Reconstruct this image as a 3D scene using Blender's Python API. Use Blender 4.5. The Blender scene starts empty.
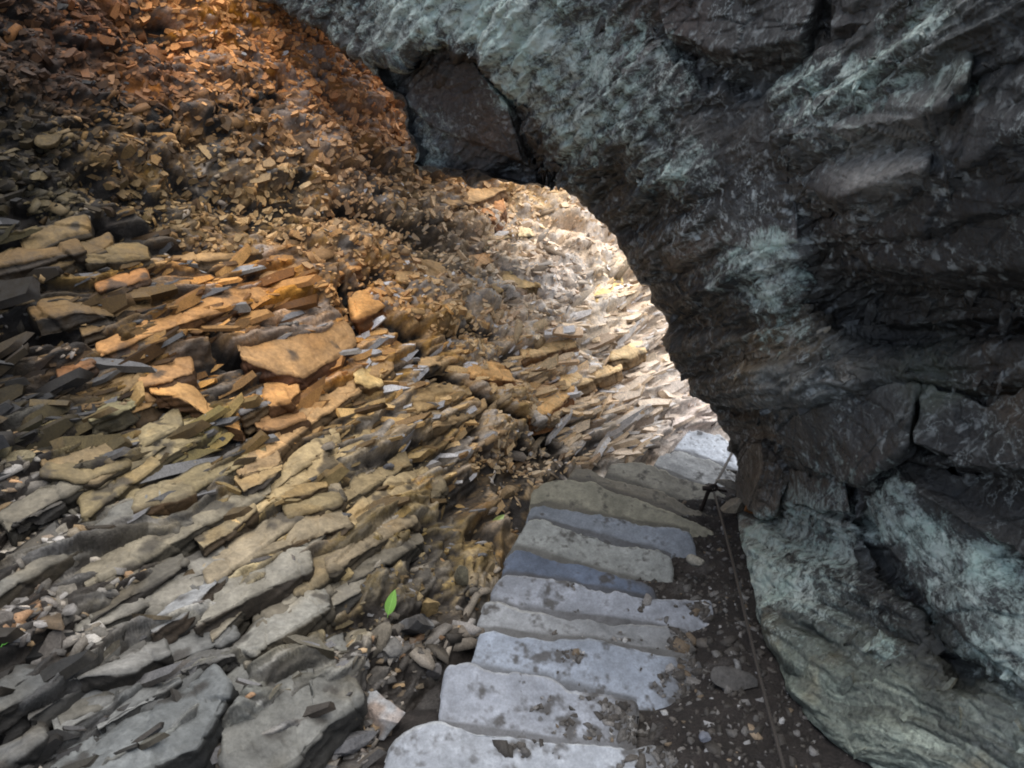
import bpy, math, random
import numpy as np
random.seed(7); RNG = np.random.default_rng(7)
scene = bpy.context.scene
COL = scene.collection

# ------------------------------------------------------------------ camera frame
W, H, F = 1024.0, 768.0, 796.0
PITCH = math.radians(42)
C = np.array([0.0, 0.0, 4.4])
RT = np.array([1.0, 0, 0]); FW = np.array([0, math.cos(PITCH), -math.sin(PITCH)]); UP = np.array([0, math.sin(PITCH), math.cos(PITCH)])
CP, SP = math.cos(PITCH), math.sin(PITCH)
def at(u, v, z):
    u = np.asarray(u, float)[..., None]; v = np.asarray(v, float)[..., None]; z = np.asarray(z, float)[..., None]
    return C + z * (FW + (u - 512) / F * RT - (v - 384) / F * UP)
def px(p):
    d = np.asarray(p, float) - C
    z = d @ FW
    return 512 + F * (d @ RT) / z, 384 - F * (d @ UP) / z, z
def z_drop(v, drop):                 # depth of a ray at the level plane `drop` below the lens
    return drop / (SP + CP * (np.asarray(v, float) - 384) / F)
def z_ground(v):                     # depth of a ray at the mean slope of the stairs
    y = (np.asarray(v, float) - 384) / F
    return 1.885 / (SP + CP * y - 0.5 * (CP - SP * y))

# ------------------------------------------------------------------ noise
def hsh(ix, iy, iz, seed):
    h = (ix.astype(np.int64) * 374761393 + iy.astype(np.int64) * 668265263 + iz.astype(np.int64) * 2147483647 + seed * 1274126177) & 0xFFFFFFFF
    h = ((h ^ (h >> 13)) * 1274126177) & 0xFFFFFFFF
    h = ((h ^ (h >> 16)) * 2246822519) & 0xFFFFFFFF
    h = h ^ (h >> 15)
    return h.astype(np.float64) / 4294967296.0
def vnoise(p, seed=0):
    i = np.floor(p); f = p - i; i = i.astype(np.int64)
    f = f * f * f * (f * (f * 6 - 15) + 10)
    x, y, z = i[..., 0], i[..., 1], i[..., 2]
    fx, fy, fz = f[..., 0], f[..., 1], f[..., 2]
    def L(a, b, t): return a + (b - a) * t
    c = [[[hsh(x + dx, y + dy, z + dz, seed) for dz in (0, 1)] for dy in (0, 1)] for dx in (0, 1)]
    return L(L(L(c[0][0][0], c[0][0][1], fz), L(c[0][1][0], c[0][1][1], fz), fy),
             L(L(c[1][0][0], c[1][0][1], fz), L(c[1][1][0], c[1][1][1], fz), fy), fx) * 2 - 1
def fbm(p, octv=4, seed=0, gain=0.5):
    a, s, t = 1.0, 0, 0
    for o in range(octv):
        s = s + a * vnoise(p * (2.03 ** o) + 17.3 * o, seed + o); t += a; a *= gain
    return s / t
def ridge(p, octv=4, seed=0):
    a, s, t = 1.0, 0, 0
    for o in range(octv):
        s = s + a * (1 - 2 * np.abs(vnoise(p * (2.07 ** o) + 9.1 * o, seed + o))); t += a; a *= 0.5
    return s / t
def voro(a, b, seed=0, jit=0.85):
    ia, ib = np.floor(a), np.floor(b)
    F1 = np.full(a.shape, 9.0); F2 = np.full(a.shape, 9.0)
    CA = np.zeros_like(a); CB = np.zeros_like(a); OA = np.zeros_like(a); OB = np.zeros_like(a)
    z = np.zeros_like(ia)
    for da in (-1, 0, 1):
        for db in (-1, 0, 1):
            ca, cb = ia + da, ib + db
            pa = ca + .5 + jit * (hsh(ca, cb, z, seed) - .5); pb = cb + .5 + jit * (hsh(ca, cb, z, seed + 1) - .5)
            d = np.maximum(np.abs(a - pa), np.abs(b - pb)) * .55 + np.hypot(a - pa, b - pb) * .45
            n = d < F1
            F2 = np.where(n, F1, np.minimum(F2, d))
            F1 = np.where(n, d, F1); CA = np.where(n, ca, CA); CB = np.where(n, cb, CB)
            OA = np.where(n, a - pa, OA); OB = np.where(n, b - pb, OB)
    r = [hsh(CA, CB, z, seed + 10 + k) for k in range(4)]
    return F2 - F1, r, OA, OB
def blocks(a, b, seed, k=2.3, ta=.5, tb=.5, tb0=0., jit=.8):
    """Flat-topped, slanted blocks with sloping sides: a continuous, faceted height in about 0..1."""
    ia, ib = np.floor(a), np.floor(b); z = np.zeros_like(ia)
    Hb = np.full(a.shape, -9.); CA = np.zeros_like(a); CB = np.zeros_like(a); Sd = np.zeros_like(a)
    for da in (-1, 0, 1):
        for db in (-1, 0, 1):
            ca, cb = ia + da, ib + db
            h = [hsh(ca, cb, z, seed + q) for q in range(7)]
            oa = a - (ca + .5 + jit * (h[0] - .5)); ob = b - (cb + .5 + jit * (h[1] - .5))
            th = (h[6] - .5) * .9; x = oa * np.cos(th) + ob * np.sin(th); y = ob * np.cos(th) - oa * np.sin(th)
            d = np.maximum(np.maximum(np.abs(x), np.abs(y)), (np.abs(x + y * (h[2] - .2)) + np.abs(y)) * .68)
            top = .15 + .75 * h[3] + ta * 2 * (h[4] - .5) * oa + (tb * 2 * (h[5] - .5) + tb0) * ob
            sd = 1.15 - k * (d - .32) + .25 * (h[3] - .5)
            v = np.minimum(top, sd); n = v > Hb
            Hb = np.where(n, v, Hb); CA = np.where(n, ca, CA); CB = np.where(n, cb, CB); Sd = np.where(n, top - sd, Sd)
    r = [hsh(CA, CB, z, seed + 10 + q) for q in range(4)]
    return Hb, r, Sd
def sstep(e0, e1, x):
    t = np.clip((x - e0) / (e1 - e0), 0, 1); return t * t * (3 - 2 * t)

# ------------------------------------------------------------------ field interpolation
def tps(pts, vals, smooth=0.0):
    P = np.array(pts, float) / 300.0; V = np.array(vals, float)
    if V.ndim == 1: V = V[:, None]
    n = len(P); D = np.hypot(P[:, None, 0] - P[None, :, 0], P[:, None, 1] - P[None, :, 1])
    K = np.where(D > 0, D * D * np.log(D + 1e-12), 0) + smooth * np.eye(n)
    Q = np.c_[np.ones(n), P]
    A = np.block([[K, Q], [Q.T, np.zeros((3, 3))]])
    S = np.linalg.solve(A, np.r_[V, np.zeros((3, V.shape[1]))])
    def f(u, v):
        sh = np.shape(u); x = np.stack([np.ravel(u), np.ravel(v)], 1) / 300.0
        out = np.zeros((len(x), V.shape[1]))
        for k in range(0, len(x), 100000):
            xx = x[k:k + 100000]
            d = np.hypot(xx[:, None, 0] - P[None, :, 0], xx[:, None, 1] - P[None, :, 1])
            out[k:k + 100000] = np.where(d > 0, d * d * np.log(d + 1e-12), 0) @ S[:n] + np.c_[np.ones(len(xx)), xx] @ S[n:]
        return out.reshape(sh + (V.shape[1],))
    return f
def idw(pts, vals, p=3.0, soft=25.0):
    P = np.array(pts, float); V = np.array(vals, float)
    if V.ndim == 1: V = V[:, None]
    def f(u, v):
        sh = np.shape(u); x = np.stack([np.ravel(u), np.ravel(v)], 1); out = np.zeros((len(x), V.shape[1]))
        for k in range(0, len(x), 100000):
            xx = x[k:k + 100000]
            d = np.sqrt((xx[:, None, 0] - P[None, :, 0]) ** 2 + (xx[:, None, 1] - P[None, :, 1]) ** 2 + soft ** 2)
            w = d ** -p; w /= w.sum(1, keepdims=True); out[k:k + 100000] = w @ V
        return out.reshape(sh + (V.shape[1],))
    return f
def poly_sd(u, v, poly):             # signed distance to a polygon, positive inside
    u = np.asarray(u, float); v = np.asarray(v, float)
    d = np.full(u.shape, 1e9); ins = np.zeros(u.shape, bool); n = len(poly)
    for i in range(n):
        x0, y0 = poly[i]; x1, y1 = poly[(i + 1) % n]
        ex, ey = x1 - x0, y1 - y0
        t = np.clip(((u - x0) * ex + (v - y0) * ey) / (ex * ex + ey * ey + 1e-9), 0, 1)
        d = np.minimum(d, np.hypot(u - x0 - t * ex, v - y0 - t * ey))
        if y0 != y1:
            c = ((y0 > v) != (y1 > v)) & (u < (x1 - x0) * (v - y0) / (y1 - y0) + x0); ins ^= c
    return np.where(ins, d, -d)
def line_d(u, v, pts):
    d = np.full(np.shape(u), 1e9)
    for (x0, y0), (x1, y1) in zip(pts[:-1], pts[1:]):
        ex, ey = x1 - x0, y1 - y0
        t = np.clip(((u - x0) * ex + (v - y0) * ey) / (ex * ex + ey * ey + 1e-9), 0, 1)
        d = np.minimum(d, np.hypot(u - x0 - t * ex, v - y0 - t * ey))
    return d
def resample(pts, ts):
    P = np.array(pts, float); s = np.r_[0, np.cumsum(np.linalg.norm(np.diff(P, axis=0), axis=1))]; s /= s[-1]
    return np.stack([np.interp(ts, s, P[:, k]) for k in range(P.shape[1])], 1)
def lin(r, g, b):
    c = np.array([r, g, b]) / 255.0
    return np.where(c <= .04045, c / 12.92, ((c + .055) / 1.055) ** 2.4)

# ------------------------------------------------------------------ mesh building
def new_mesh(name, verts, faces, col, mat, parent=None, smooth=True, extra=None):
    verts = np.asarray(verts, np.float32); nv = len(verts)
    me = bpy.data.meshes.new(name)
    me.vertices.add(nv); me.vertices.foreach_set('co', verts.ravel())
    if isinstance(faces, np.ndarray):
        k = faces.shape[1]; flat = faces.ravel().astype(np.int32); st = np.arange(0, len(flat), k, dtype=np.int32)
    else:
        flat = np.concatenate([np.asarray(f, np.int32) for f in faces]); lens = np.array([len(f) for f in faces]); st = np.r_[0, np.cumsum(lens)[:-1]].astype(np.int32)
    me.loops.add(len(flat)); me.loops.foreach_set('vertex_index', flat)
    me.polygons.add(len(st)); me.polygons.foreach_set('loop_start', st)
    me.update(calc_edges=True); me.validate()
    if smooth: me.polygons.foreach_set('use_smooth', np.ones(len(me.polygons), bool))
    if col is not None:
        c = np.ones((nv, 4), np.float32); c[:, :3] = np.clip(np.broadcast_to(col, (nv, 3)), 0.002, 0.9)
        a = me.color_attributes.new('Col', 'FLOAT_COLOR', 'POINT'); a.data.foreach_set('color', c.ravel())
    for k, val in (extra or {}).items():
        a = me.attributes.new(k, 'FLOAT', 'POINT'); a.data.foreach_set('value', np.asarray(val, np.float32))
    me.materials.append(mat)
    o = bpy.data.objects.new(name, me); COL.objects.link(o)
    if parent is not None:
        o.parent = parent; o.matrix_parent_inverse = __import__('mathutils').Matrix.Translation(parent.location).inverted()
    return o
def grid_faces(n, m, closed=False):
    i = np.arange(n - 1)[:, None]; j = np.arange(m if closed else m - 1)[None, :]; j2 = (j + 1) % m
    return np.stack([i * m + j, i * m + j2, (i + 1) * m + j2, (i + 1) * m + j], -1).reshape(-1, 4)
def grid_normals(P):
    du = np.gradient(P, axis=1); dv = np.gradient(P, axis=0)
    n = np.cross(du, dv); n /= np.linalg.norm(n, axis=-1, keepdims=True) + 1e-12
    s = np.sign(((C - P) * n).sum(-1, keepdims=True)); s[s == 0] = 1
    return n * s
def vert_normals(V, Fc):
    a, b, c, d = (V[Fc[:, k]] for k in range(4))
    fn = np.cross(c - a, d - b); n = np.zeros_like(V)
    for k in range(4): np.add.at(n, Fc[:, k], fn)
    return n / (np.linalg.norm(n, axis=1, keepdims=True) + 1e-12)
def tag(o, label=None, cat=None, group=None, kind=None):
    if label: o['label'] = label
    if cat: o['category'] = cat
    if group: o['group'] = group
    if kind: o['kind'] = kind
    return o
def empty(name, loc):
    o = bpy.data.objects.new(name, None); COL.objects.link(o); o.location = tuple(float(x) for x in loc); o.empty_display_size = .2
    return o

# ------------------------------------------------------------------ materials
def rock_mat(name, rough=(.55, .85), fine=90., mott=(.62, 1.42), bump=.5, bdist=.01, lichen=False, streak=None, spec=.35):
    m = bpy.data.materials.new(name); m.use_nodes = True; nt = m.node_tree; N = nt.nodes; L = nt.links
    bs = N['Principled BSDF']; bs.inputs['Specular IOR Level'].default_value = spec
    tc = N.new('ShaderNodeTexCoord')
    at_ = N.new('ShaderNodeAttribute'); at_.attribute_name = 'Col'
    def noise(sc, det=6, rgh=.6, vec=None, dist=0.):
        n = N.new('ShaderNodeTexNoise'); n.inputs['Scale'].default_value = sc; n.inputs['Detail'].default_value = det
        n.inputs['Roughness'].default_value = rgh; n.inputs['Distortion'].default_value = dist
        L.new(vec or tc.outputs['Object'], n.inputs['Vector']); return n
    def mr(src, a, b, c, d):
        n = N.new('ShaderNodeMapRange'); n.inputs[1].default_value = a; n.inputs[2].default_value = b; n.inputs[3].default_value = c; n.inputs[4].default_value = d
        L.new(src, n.inputs[0]); return n.outputs[0]
    def math_(op, a, b=None):
        n = N.new('ShaderNodeMath'); n.operation = op
        for k, s in enumerate((a, b)):
            if s is None: continue
            if isinstance(s, (int, float)): n.inputs[k].default_value = s
            else: L.new(s, n.inputs[k])
        return n.outputs[0]
    def mix(fac, a, b, mode='MIX'):
        n = N.new('ShaderNodeMix'); n.data_type = 'RGBA'; n.blend_type = mode
        if isinstance(fac, (int, float)): n.inputs[0].default_value = fac
        else: L.new(fac, n.inputs[0])
        for k, s in ((6, a), (7, b)):
            if isinstance(s, tuple): n.inputs[k].default_value = s
            else: L.new(s, n.inputs[k])
        return n.outputs[2]
    n1 = noise(fine, 8, .68); n2 = noise(fine * .22, 6, .6)
    f = math_('MULTIPLY', mr(n1.outputs['Fac'], .3, .7, mott[0], mott[1]), mr(n2.outputs['Fac'], .3, .7, .78, 1.22))
    cc = N.new('ShaderNodeCombineColor'); 
    for k in range(3): L.new(f, cc.inputs[k])
    col = mix(1.0, at_.outputs['Color'], cc.outputs[0], 'MULTIPLY')
    hgt = n1.outputs['Fac']
    if streak:
        cv_ = N.new('ShaderNodeCombineXYZ')
        for k_, (vec_, sc_) in enumerate((((.896, .297, .328), 3.2), ((-.40, .30, .865), 34.), ((.17, -.90, .39), 34.))):
            d_ = N.new('ShaderNodeVectorMath'); d_.operation = 'DOT_PRODUCT'; L.new(tc.outputs['Object'], d_.inputs[0]); d_.inputs[1].default_value = tuple(x * sc_ for x in vec_)
            L.new(d_.outputs['Value'], cv_.inputs[k_])
        ns = noise(1.0, 4, .55, cv_.outputs[0], .35)
        sa = N.new('ShaderNodeAttribute'); sa.attribute_name = 'Vein'
        fac = math_('MULTIPLY', math_('MULTIPLY', mr(ns.outputs['Fac'], .54, .64, 0, .9), sa.outputs['Fac']), mr(noise(5, 5, .6).outputs['Fac'], .42, .58, 0, 1))
        col = mix(fac, col, (.50, .53, .52, 1))
        hgt = math_('ADD', hgt, math_('MULTIPLY', ns.outputs['Fac'], .25))
        nv = noise(.55, 6, .6, cv_.outputs[0], .25)
        ln_ = mr(math_('ABSOLUTE', math_('SUBTRACT', nv.outputs['Fac'], .5)), .0, .016, 1, 0)
        fac2 = math_('MULTIPLY', math_('MULTIPLY', ln_, mr(noise(4, 4, .6).outputs['Fac'], .48, .62, 0, .9)), math_('ADD', math_('MULTIPLY', sa.outputs['Fac'], .8), .15))
        col = mix(fac2, col, (.55, .60, .58, 1))
    if lichen:
        la = N.new('ShaderNodeAttribute'); la.attribute_name = 'Lich'
        p1 = noise(11, 8, .72, None, .8); p2 = noise(55, 6, .7, None, 1.2)
        s = math_('ADD', math_('MULTIPLY', p1.outputs['Fac'], .62), math_('MULTIPLY', p2.outputs['Fac'], .38))
        s = math_('ADD', s, math_('MULTIPLY', math_('SUBTRACT', la.outputs['Fac'], .5), .42))
        fac = mr(s, .49, .61, 0, .9)
        lc = mix(mr(noise(6, 3).outputs['Fac'], .35, .65, 0, 1), (.45, .59, .52, 1), (.56, .62, .56, 1))
        lc = mix(mr(p2.outputs['Fac'], .52, .68, 0, .8), lc, (.58, .62, .58, 1))
        col = mix(fac, col, lc)
        hgt = math_('ADD', hgt, math_('MULTIPLY', fac, .25))
    L.new(col, bs.inputs['Base Color'])
    L.new(mr(n2.outputs['Fac'], .3, .7, rough[0], rough[1]), bs.inputs['Roughness'])
    b = N.new('ShaderNodeBump'); b.inputs['Strength'].default_value = bump; b.inputs['Distance'].default_value = bdist
    L.new(hgt, b.inputs['Height']); L.new(b.outputs[0], bs.inputs['Normal'])
    return m
M_BANK = rock_mat('layered_shale', rough=(.6, .9), fine=70, bump=.7, bdist=.012)
M_LEDGE = rock_mat('ledge_shale', rough=(.55, .85), fine=60, bump=.6, bdist=.010, mott=(.7, 1.3))
M_ARCH = rock_mat('dark_slate_with_lichen', rough=(.22, .62), fine=60, mott=(.4, 1.6), bump=.8, bdist=.014, lichen=True, streak=((.2, .5, .45), (7, 30, 45)), spec=.75)
M_STEP = rock_mat('worn_step_stone', rough=(.6, .85), fine=110, mott=(.8, 1.2), bump=.35, bdist=.006)
M_SOIL = rock_mat('dark_trail_soil', rough=(.7, .95), fine=120, mott=(.4, 1.7), bump=.9, bdist=.012)
M_CHIP = rock_mat('shale_chips', rough=(.6, .9), fine=150, bump=.3, bdist=.004)
M_STONE = rock_mat('loose_stone', rough=(.6, .9), fine=80, bump=.6, bdist=.01)

def plate_mesh(pos, nrm, dirv, L_, W_, T_, col, jit=.2, sink=.45, side=.62, attrs=None, seed=0):
    """Angular plates with flat faces: six-cornered outline, top a little smaller than the base. Returns verts, faces, colours, attributes."""
    r = np.random.default_rng(seed); n = len(pos)
    a = dirv - (dirv * nrm).sum(1, keepdims=True) * nrm; a /= np.linalg.norm(a, axis=1, keepdims=True) + 1e-9
    b = np.cross(nrm, a)
    cor = np.array([(-1, -.62), (-.1, -.9), (.92, -.7), (1, .55), (.15, .92), (-.9, .7)]); m = len(cor)
    V_ = np.zeros((n, 2 * m, 3)); sl_ = r.normal(0, .18, (n, 2))
    for k in range(m):
        jx = cor[k, 0] + r.normal(0, jit, n); jy = cor[k, 1] + r.normal(0, jit, n)
        hx = (jx * sl_[:, 0] + jy * sl_[:, 1]) * T_ * 1.6
        V_[:, k] = pos + a * (jx * L_)[:, None] + b * (jy * W_)[:, None] + nrm * (T_ * (1 - sink) * 2 + hx)[:, None]
        gx_ = 1.0 + r.uniform(.0, .22, n)
        V_[:, m + k] = pos + a * (jx * L_ * gx_)[:, None] + b * (jy * W_ * gx_)[:, None] - nrm * (T_ * sink * 2)[:, None]
    base = np.arange(n)[:, None] * 2 * m
    # separate vertices for the sides so that the faces keep their own tone
    sides = np.concatenate([base + np.array([[k, m + k, m + (k + 1) % m, (k + 1) % m]]) for k in range(m)], 0)
    tops = base + np.arange(m)[None]
    off = n * 2 * m
    Vv = np.concatenate([V_.reshape(-1, 3), V_.reshape(-1, 3)])
    cc = np.repeat(col[:, None], 2 * m, 1).reshape(-1, 3)
    sc_ = np.repeat((side * np.exp(r.normal(0, .2, n)))[:, None], 2 * m, 1).reshape(-1, 1)
    cc = np.concatenate([cc, cc * sc_ * np.array([1.05, .95, .82])])
    at2 = {k: np.concatenate([np.repeat(v, 2 * m)] * 2) for k, v in (attrs or {}).items()}
    return Vv, [x for x in tops] + [x + off for x in sides], cc, at2
def to_lin(c):
    c = c / 255.0
    return np.where(c <= .04045, c / 12.92, ((c + .055) / 1.055) ** 2.4)
# ------------------------------------------------------------------ the left bank: base depth
bank_z = tps(*zip(*[
    ((-200, 900), 1.62), ((0, 768), 1.98), ((-150, 700), 1.85), ((200, 768), 2.18), ((381, 768), 2.47), ((440, 700), 2.72), ((300, 690), 2.45),
    ((478, 632), 3.04), ((483, 600), 3.26), ((500, 575), 3.44), ((512, 545), 3.70), ((528, 520), 3.95), ((532, 492), 4.32), ((575, 468), 4.62), ((640, 456), 4.92), ((670, 448), 5.1),
    ((720, 430), 5.5), ((800, 450), 5.6), ((690, 410), 5.35), ((560, 600), 3.4), ((560, 700), 2.85), ((600, 520), 4.15), ((520, 850), 2.3),
    ((0, 600), 2.35), ((200, 600), 2.62), ((350, 600), 2.86), ((430, 560), 3.2), ((-150, 500), 2.4), ((0, 400), 2.95), ((200, 400), 3.3), ((400, 400), 4.0), ((500, 440), 4.4), ((550, 400), 4.75), ((650, 390), 5.3),
    ((0, 200), 3.3), ((200, 200), 3.9), ((400, 200), 4.9), ((560, 200), 5.9), ((650, 300), 5.7), ((0, 0), 3.45), ((200, 0), 4.4), ((300, 0), 4.95), ((400, 50), 5.5),
    ((-200, -150), 3.3), ((-200, 200), 3.0), ((500, 0), 6.3), ((700, 100), 6.9), ((800, 300), 6.4), ((900, 200), 7.2), ((300, -200), 5.2)]), smooth=.002)

# region masks and colour for the bank (top patches brightened in place of light), given over the lens directions the surveyed points were taken in
bank_col = idw(*zip(*[
    ((0, 20), (95, 62, 30)), ((80, 25), (120, 72, 30)), ((200, 15), (215, 146, 72)), ((280, 45), (225, 150, 78)), ((380, 75), (240, 165, 92)), ((340, 85), (205, 138, 76)),
    ((60, 80), (72, 45, 24)), ((150, 90), (110, 68, 34)), ((240, 90), (112, 75, 38)), ((370, 110), (230, 158, 95)), ((330, 130), (120, 90, 62)), ((250, 150), (100, 74, 45)),
    ((30, 140), (74, 64, 40)), ((120, 150), (108, 82, 42)), ((200, 180), (125, 100, 62)), ((280, 200), (150, 125, 85)), ((350, 190), (140, 110, 78)), ((60, 190), (78, 70, 52)),
    ((0, 220), (110, 102, 70)), ((150, 220), (120, 100, 62)), ((230, 240), (140, 112, 70)), ((320, 240), (150, 120, 82)), ((410, 210), (170, 140, 98)), ((470, 190), (200, 155, 100)), ((540, 200), (215, 178, 125)),
    ((590, 240), (205, 175, 140)), ((60, 255), (130, 105, 62)), ((20, 310), (70, 62, 48)), ((120, 300), (112, 88, 52)), ((200, 290), (175, 125, 68)), ((270, 280), (170, 118, 65)), ((310, 310), (175, 130, 75)), ((370, 300), (205, 150, 85)),
    ((440, 260), (185, 155, 112)), ((500, 280), (185, 160, 125)), ((560, 280), (175, 160, 150)), ((610, 290), (215, 190, 150)), ((640, 340), (205, 185, 165)),
    ((60, 370), (90, 68, 44)), ((130, 360), (140, 108, 62)), ((180, 380), (190, 140, 75)), ((260, 380), (165, 125, 80)), ((330, 370), (170, 120, 68)), ((400, 340), (185, 145, 92)), ((470, 330), (195, 160, 108)), ((540, 340), (210, 178, 130)), ((600, 350), (210, 185, 150)),
    ((30, 430), (88, 82, 58)), ((100, 440), (140, 125, 88)), ((200, 430), (135, 125, 78)), ((290, 400), (180, 135, 82)), ((360, 420), (150, 128, 90)), ((430, 400), (165, 138, 98)), ((520, 400), (205, 172, 122)), ((590, 400), (195, 165, 125)), ((660, 390), (185, 172, 160)), ((690, 420), (190, 178, 175)),
    ((30, 500), (82, 76, 68)), ((90, 510), (120, 116, 105)), ((180, 490), (140, 125, 88)), ((260, 480), (145, 128, 92)), ((340, 480), (140, 122, 82)), ((420, 470), (170, 145, 98)), ((480, 460), (175, 148, 110)), ((540, 450), (160, 140, 112)), ((600, 440), (170, 155, 135)),
    ((40, 560), (130, 126, 118)), ((120, 570), (98, 90, 74)), ((200, 560), (140, 130, 105)), ((300, 550), (150, 132, 98)), ((370, 560), (130, 112, 72)), ((430, 530), (140, 122, 78)), ((490, 510), (150, 125, 92)),
    ((30, 640), (64, 60, 58)), ((110, 640), (115, 112, 105)), ((200, 610), (140, 138, 130)), ((280, 600), (150, 140, 115)), ((350, 620), (110, 102, 82)), ((400, 640), (86, 82, 78)), ((440, 580), (135, 118, 84)), ((460, 620), (72, 66, 60)),
    ((50, 730), (92, 94, 94)), ((140, 720), (112, 116, 116)), ((230, 700), (118, 120, 116)), ((320, 690), (110, 110, 104)), ((330, 750), (120, 118, 118)), ((400, 740), (92, 90, 90)), ((380, 690), (88, 84, 80))]), p=3.2, soft=22)
# how slab-like (1) or crumbly (0) the rock is
bank_slab = idw([(100, 60), (250, 130), (60, 170), (340, 150), (200, 220), (330, 230), (450, 220), (560, 260), (520, 300), (250, 310), (150, 300), (420, 330), (560, 380), (640, 380), (150, 430), (300, 400), (450, 430), (520, 450), (100, 560), (250, 520), (350, 500), (380, 570), (440, 580), (200, 700), (50, 700), (420, 660), (0, 260), (0, 450)],
                [.3, .08, .3, .05, .15, .15, .35, .3, .25, .9, .8, .4, .7, .75, .8, .8, .8, .4, 1, 1, .9, .4, .3, 1, 1, .2, .8, .8], soft=30)

TH = math.radians(24)
def strata(X, Y, Wp, seed, slab):
    """Height, cell randoms and crack mask of broken, tilted beds."""
    wx = fbm(Wp * 2.2, 3, seed + 40) * .07 + fbm(Wp * 9, 3, seed + 41) * .018
    wy = fbm(Wp * 1.6, 3, seed + 50) * .10 + fbm(Wp * 8, 3, seed + 51) * .014
    a = (X + wx) * math.cos(TH) + (Y + wy) * math.sin(TH)
    b = -(X + wx) * math.sin(TH) + (Y + wy) * math.cos(TH)
    Hh = np.zeros_like(a); tint = np.zeros_like(a); grey = np.zeros_like(a); crack = np.zeros_like(a)
    for k, (T, Ls, amp, w) in enumerate(((.17, .62, .085, 1.), (.075, .27, .054, 1.), (.034, .10, .030, .9), (.016, .042, .015, .8))):
        hb, r, sd1 = blocks(a / Ls, b / T, seed + 100 * k, ta=.35, tb=.3, tb0=-.75)
        hb2, r2, sd2 = blocks((X + wx) / (T * 1.45), (Y + wy) / (T * 1.2), seed + 100 * k + 37, ta=.7, tb=.7, tb0=-.3)
        g1 = sstep(.1, .55, sd1); g2 = sstep(.1, .55, sd2)
        s = slab
        Hh += amp * ((hb - .5) * 1.35 * s + (hb2 - .5) * 1.25 * (.8, 1., 1.2, 1.3)[k] * (1 - s))
        tint += w * ((r[2] - .5) * s + (r2[2] - .5) * (1 - s)) * (1, .9, .9, .9)[k]
        grey += w * ((r[3] - .5) * s + (r2[3] - .5) * (1 - s)) * (1, .9, .9, .9)[k]
        crack = np.maximum(crack, (g1 * s + g2 * (1 - s)) * (1, .9, .8, .7)[k])
    hbL, rL, sdL = blocks((X + 1.5 * wx) / .40, (Y + 1.5 * wy) / .32, seed + 900, ta=.6, tb=.5, tb0=-.5)
    Hh += .15 * (hbL - .5) * (1 - slab); tint += (rL[2] - .5) * .8 * (1 - slab)
    Hh += fbm(Wp * 14, 4, seed + 7) * .005 + fbm(Wp * 1.1, 3, seed + 9) * .06
    return Hh, tint, grey, crack

CREV = [  # clefts running through the bank: polyline, half width px, depth m
    ([(200, 335), (230, 352), (262, 368), (300, 378)], 7, .16), ([(430, 368), (455, 380), (480, 398), (510, 415), (560, 445)], 5, .12),
    ([(330, 268), (350, 300), (380, 320), (420, 350), (440, 370)], 5, .08), ([(0, 330), (60, 335), (110, 345)], 12, .10),
    ([(20, 215), (60, 225), (130, 240)], 14, .12), ([(0, 545), (60, 520), (110, 495)], 13, .035), ([(60, 610), (140, 570), (210, 540)], 12, .03),
    ([(205, 768), (210, 730), (225, 700), (235, 680)], 12, .16), ([(180, 655), (250, 630), (330, 590)], 8, .08), ([(100, 700), (60, 718), (0, 728)], 10, .1)]
SOIL_DARK = [((45, 520), 55), ((110, 488), 32), ((25, 620), 55), ((75, 645), 38), ((10, 330), 45), ((60, 345), 40), ((20, 280), 30), ((60, 200), 35), ((20, 460), 30), ((150, 395), 20), ((160, 130), 26), ((110, 110), 26), ((215, 130), 24), ((70, 130), 30), ((260, 110), 16), ((290, 185), 14), ((420, 640), 35), ((390, 660), 30), ((460, 640), 22), ((355, 740), 35), ((120, 590), 28),
         ((330, 455), 20), ((60, 215), 30), ((440, 385), 12), ((340, 660), 14), ((255, 365), 18), ((25, 330), 25), ((470, 600), 14), ((405, 720), 22)]  # soil patches, plus ones that only darken the left edge
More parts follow.
